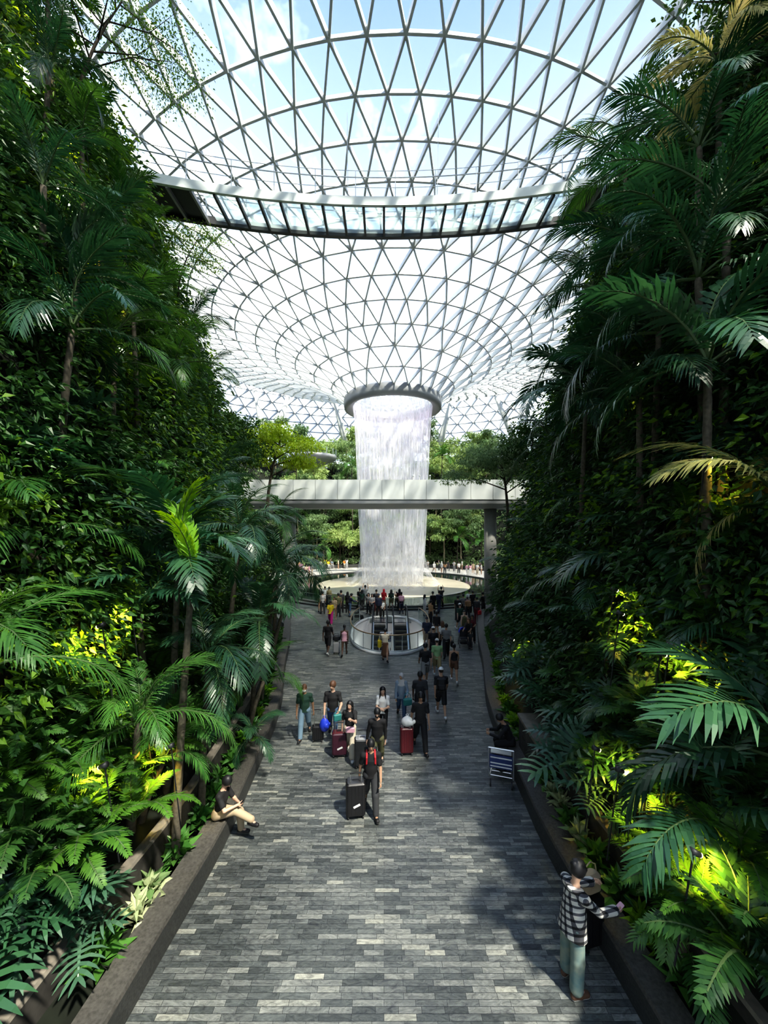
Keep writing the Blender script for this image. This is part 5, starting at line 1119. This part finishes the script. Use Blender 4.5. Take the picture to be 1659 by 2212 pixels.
# people walking away
J = person('man in white cap, black tee and black shorts walking away with small backpack', G0(953,1546), -4, 1.72, 'walk', ('short','black'), ('shorts','black'), ('cap','white'), 'm', 'white', .011)
backpack('small black backpack on the man in white cap and black shorts', J, 'black')
J = person('man in black tee and grey shorts walking away, left of the green tee', G0(919,1478), 5, 1.76, 'walk2', ('short','black'), ('shorts','grey'), ('short','black'), 'm', 'white', .013)
J = person('man in light green tee, khaki shorts and white cap walking away', G0(944,1462), -6, 1.72, 'walk', ('short','green'), ('shorts','khaki'), ('cap','white'), 'l', 'white', .013)
J = person('woman in black crop top and brown shorts walking away on her own', G0(981,1472), -8, 1.64, 'walk', ('tank','black'), ('mini','brown'), ('bun','black'), 'm', 'white', .013, True)
J = person('man in black tee and shorts walking away beside a woman in pale dress', G0(708,1412), -8, 1.78, 'walk', ('short','black'), ('shorts','black'), ('short','black'), 'd', 'white', .014)
suitcase('grey cabin case between the couple walking away on the left', G0(727,1412), (.34,.24,.55), 'lgrey', 0, .3)
bag('black holdall on top of the grey cabin case of the couple', G0(727,1412)+Vector((0,0,.82)), (.4,.25,.28), 'black', 10, .1)
J = person('woman in pale pink dress walking away beside a grey cabin case', G0(744,1416), 4, 1.62, 'walk2', ('tank','pink'), ('dress','pink',.5), ('bun','black'), 'd', 'black', .014, True)
J = person('person in cream shirt and brown skirt pushing a luggage trolley to the escalators', G0(832,1428), 0, 1.62, 'push', ('short','cream'), ('skirt','brown'), ('short','black'), 'm', 'black', .014, True)
luggage_cart('luggage trolley pushed by the person in cream shirt before the escalators', G0(833,1402), 0)
bag('yellow bag hanging on the left of the pushed luggage trolley', G0(820,1424)+Vector((0,.1,.75)), (.2,.2,.4), 'yellow', 20, .1)
J = person('woman in yellow blouse and magenta trousers walking towards the camera', G0(714,1348), 178, 1.64, 'walk', ('short','yellow'), ('wide','magenta'), ('short','black'), 'm', 'beige', .015, True, wide=.1)
J = person('woman in beige dress just behind the one in yellow blouse', G0(722,1338), 170, 1.64, 'stand', ('short','beige'), ('dress','beige',.45), ('bun','black'), 'm', 'beige', .016, True)
R = .017
CROWD = [ # label, feet px, heading, height, pose, top, bottom, hair, skin, female, extras
 ('man in dark cap and navy tee at the right side of the well',(922,1402),170,1.74,'stand',('short','navy'),('shorts','beige'),('cap','dark'),'l',0),
 ('man in white cap and black tee behind the green tee',(936,1428),0,1.74,'walk',('short','black'),('shorts','dark'),('cap','white'),'l',0),
 ('man in grey shirt carrying a black bag, seen from behind',(964,1420),-5,1.74,'walk2',('short','grey'),('trousers','black'),('short','black'),'m',0),
 ('long haired woman in white top ahead of the grey shirted man',(956,1406),10,1.64,'walk',('short','white'),('trousers','black'),('long','brown'),'l',1),
 ('person in long black dress walking right of the well',(943,1382),-20,1.66,'stand',('long','black'),('dress','black',.7),('bun','black'),'m',1),
 ('man in brown shirt with cross strap by the right rail',(930,1352),-60,1.72,'stand2',('short','tan'),('trousers','black'),('short','black'),'m',0),
 ('woman in white blouse at the right corner of the well',(917,1330),-70,1.58,'stand2',('long','white'),('trousers','lgrey'),('long','black'),'l',1),
 ('person in black jacket right of the woman in white blouse',(935,1326),20,1.7,'stand',('long','black'),('trousers','black'),('short','black'),'m',0),
 ('man striding right with navy backpack near the barrier',(948,1324),-30,1.76,'walk',('short','navy'),('trousers','navy'),('short','black'),'m',0),
 ('man in black raising a phone high to photograph the waterfall',(953,1314),0,1.76,'photo',('short','black'),('trousers','black'),('short','black'),'m',0),
 ('man in dark green tee and white cap at the right crowd',(994,1360),15,1.74,'walk',('short','dgreen'),('shorts','dark'),('cap','white'),'l',0),
 ('woman in olive tank top in the right crowd',(1003,1376),170,1.66,'walk',('tank','olive'),('slim','olive'),('bun','black'),'l',1),
 ('woman in black top bending over the blue stroller',(1013,1398),150,1.66,'push',('short','black'),('trousers','black'),('long','brown'),'m',1),
 ('woman in dark red top beside the blue stroller',(1020,1388),165,1.62,'rail',('short','maroon'),('trousers','dark'),('long','black'),'m',1),
 ('man in black tee with dark backpack in the right crowd',(989,1340),0,1.74,'stand',('short','black'),('trousers','dark'),('short','black'),'m',0),
 ('man in grey tee beside the dark backpack',(1001,1334),10,1.72,'stand',('short','grey'),('trousers','black'),('short','black'),'m',0),
 ('woman with rose coloured backpack straps in the right crowd',(1010,1338),20,1.62,'stand',('short','tan'),('trousers','dark'),('bun','black'),'l',1),
 ('person in white shirt near the right column',(1014,1322),0,1.7,'phone',('short','white'),('trousers','black'),('short','black'),'m',0),
 ('person in black tee next to the white shirt near the right column',(1021,1324),10,1.72,'stand2',('short','black'),('trousers','black'),('short','black'),'m',0),
 ('person in dark jacket with red bag in front of the right column',(1030,1342),-40,1.7,'stand2',('long','dark'),('trousers','maroon'),('short','black'),'m',0),
 ('person in dark clothes leaning beside the right column',(1044,1328),40,1.7,'phone',('long','black'),('trousers','black'),('short','black'),'m',0),
 ('woman in dark green dress at the barrier under the left palms',(692,1322),0,1.64,'stand',('short','dgreen'),('dress','dgreen',.4),('long','black'),'m',1),
 ('man in grey tee near the left palms with his back turned',(697,1326),20,1.72,'stand',('short','lgrey'),('trousers','dark'),('short','black'),'m',0),
 ('person in mustard top by the barrier behind the yellow blouse',(711,1310),0,1.64,'stand',('short','khaki'),('trousers','dark'),('bun','black'),'m',1),
 ('boy in white tee by the barrier left of the mustard top',(702,1308),10,1.6,'phone',('short','white'),('trousers','dark'),('short','black'),'m',0),
 ('man in olive tee and dark trousers facing the barrier on the left',(731,1332),-10,1.74,'stand',('short','olive'),('trousers','dark'),('short','black'),'m',0),
 ('man in dark jacket just behind the olive tee',(737,1324),20,1.74,'stand2',('long','dark'),('trousers','black'),('short','black'),'m',0),
 ('long haired woman in black left of the well',(751,1324),-20,1.64,'stand',('long','black'),('trousers','black'),('long','black'),'m',1),
 ('man in dark blue shirt leaning on the left rail of the well',(756,1332),-70,1.72,'rail',('long','navy'),('slim','jean'),('short','black'),'m',0),
 ('woman in black by the barrier, leftmost of the row above the well',(777,1314),0,1.66,'stand',('short','black'),('trousers','dark'),('bun','black'),'m',1),
 ('woman in dark green tee by the barrier next to the black clad one',(782,1318),0,1.62,'phone',('short','dgreen'),('trousers','black'),('long','black'),'m',1),
 ('tall man in pale shirt at the barrier above the well',(789,1310),0,1.78,'photo',('short','lgrey'),('trousers','dark'),('short','black'),'m',0),
 ('woman in patterned grey blouse at the head of the left rail',(796,1326),160,1.6,'stand',('short','grey'),('trousers','dark'),('long','black'),'l',1),
 ('woman in pale print blouse beside the left escalator top',(804,1328),170,1.6,'stand2',('short','lgrey'),('trousers','dark'),('long','black'),'l',1),
 ('person in navy hooded sweatshirt standing over the left escalator',(818,1334),178,1.74,'stand',('long','navy'),('trousers','black'),('cap','navy'),'m',0),
 ('person in dark shirt behind the navy sweatshirt',(813,1322),0,1.74,'phone',('short','dark'),('trousers','maroon'),('short','black'),'m',0),
 ('woman in bright red headscarf and red tunic at the barrier',(829,1318),-20,1.68,'phone',('long','red'),('dress','red',.4),('hijab','red'),'m',1),
 ('child in white top beside the navy sweatshirt',(826,1334),175,1.3,'stand',('short','white'),('trousers','black'),('short','black'),'l',1),
 ('woman in dark green shawl at the barrier between the escalators',(845,1318),0,1.64,'stand2',('long','dgreen'),('mini','olive'),('long','black'),'m',1),
 ('child in beige tee at the barrier right of the green shawl',(857,1312),0,1.3,'photo',('short','tan'),('trousers','black'),('short','black'),'m',0),
 ('woman in dark red top behind the pink backpack',(863,1318),0,1.68,'phone',('short','maroon'),('trousers','black'),('long','black'),'m',1),
 ('woman in dark trousers with a pink backpack at the barrier',(867,1326),0,1.66,'stand',('short','pink'),('slim','navy'),('bun','black'),'m',1),
]
for q in CROWD:
    (lb, (px, py), rt_, H_, po, tp_, bt_, hr_, sk_, fm) = q
    J = person(lb, G0(px,py), rt_, H_, po, tp_, bt_, hr_, sk_, 'white' if 'cap' in lb else 'black', .015 if py > 1370 else R, bool(fm), 0)
    if 'grey shirt carrying' in lb: bag('black bag slung behind the grey shirted man', J['pr']+Vector((.08,.0,.02)), (.16,.32,.32), 'black', 0, .3)
    if 'navy backpack' in lb: backpack('navy backpack of the man striding near the barrier', J, 'navy')
    if 'with dark backpack' in lb: backpack('dark backpack of the man in black tee in the right crowd', J, 'black')
    if 'with a pink backpack' in lb: backpack('pink backpack of the woman at the barrier', J, 'pink')
    if 'with red bag' in lb: bag('red bag carried in front of the right column', J['pr']+Vector((0,-.1,-.1)), (.26,.16,.3), 'red', 0, .15)
    if 'rose coloured' in lb: backpack('tan backpack with rose straps in the right crowd', J, 'tan', strap='pink')
stroller('blue hooded black stroller among the right crowd', G0(1001,1396), 175, 'blue')
J = person('small fair haired child standing by the blue stroller', G0(1016,1402), 170, 1.0, 'stand', ('short','dark'), ('trousers','dark'), ('short','tan'), 'l', 'black', .015, False, 0)
stroller('dark stroller behind the woman at the left rail of the well', G0(772,1338), 95, 'dark')
# the far promenade
FARP = [(912,1236,'white','lgrey'),(924,1233,'lgrey','grey'),(938,1238,'white','white'),(948,1233,'grey','dark'),(954,1239,'white','white'),(961,1239,'tan','dark'),(968,1233,'dark','dark'),(981,1235,'lgrey','grey'),(991,1239,'white','dark'),(998,1233,'white','lgrey'),(1008,1242,'pink','white'),(1016,1243,'pink','white'),(1022,1240,'beige','beige'),(1031,1243,'white','cream'),(1036,1240,'dark','dark'),(1040,1242,'white','dark'),
  (697,1231,'white','cream'),(703,1228,'yellow','cream'),(709,1229,'yellow','white'),(715,1228,'cream','beige'),(722,1230,'greyblue','lgrey'),(731,1230,'cream','beige'),(743,1227,'orange','cream'),(749,1229,'white','lgrey'),(650,1240,'pink','white'),(655,1243,'white','pink'),(662,1245,'cream','white'),(668,1246,'pink','white'),(674,1245,'white','cream'),(645,1234,'tan','dark')]
FL = {}
for i, (px, py, tc_, bc_) in enumerate(FARP):
    sat = (i >= 16 and i < 24 and i % 2 == 0); robe = i in (2,4); p0 = G0(px, py)
    FL.setdefault((tc_, bc_), []).append(px); n_ = len(FL[(tc_, bc_)])
    side_ = 'right' if px > 848 else 'left'
    lb = 'far person, %s top and %s bottoms, %s of the waterfall%s' % (tc_.replace('lgrey','pale grey').replace('greyblue','blue grey'), bc_.replace('lgrey','pale grey'), side_, '' if n_ == 1 else ', '+('second','third','fourth','fifth')[n_-2]+' such')
    if robe: lb = 'far figure in long white robe right of the waterfall, %s of two' % ('left' if i == 2 else 'right')
    if sat:
        rr = math.atan2(p0.y-CY, p0.x-CX); p0 = Vector((CX+(R_BOWL-.05)*math.cos(rr), CY+(R_BOWL-.05)*math.sin(rr), 0)); lb = lb.replace('far person', 'far seated person')
        person(lb, p0, math.degrees(math.atan2(CY-p0.y, CX-p0.x))-90, 1.68, 'bench', ('short',tc_), ('trousers',bc_), ('short','black'), 'l', 'white', .028, False, 0, group='people on the far promenade', sit=.56)
    else:
        person(lb, p0, [180,150,200,90,-60,10][i % 6], 1.62+.03*(i % 5), ['stand','stand2','walk','phone'][i % 4], ('long' if robe else 'short',tc_), ('dress',bc_,.78) if robe else (('dress',bc_,.4) if i % 3 == 0 and i > 8 else ('trousers',bc_)), (('short','bun','long')[i % 3],'black') if not robe else ('hijab','white'), 'lm'[i % 2], 'white', .028, bool(i % 2), 0, group='people on the far promenade')
# short steel post and bin beside the left planting
p0 = ground(619,1312); mb = MB(); mb.cyl((0,0,0),(0,0,.9),.2,20); mb.cyl((0,0,.9),(0,0,.96),.22,20); o = mb.build('litter_bin', M_DARK); o.location = p0; tag(o, 'dark round litter bin by the left planting near the left column', 'bin')
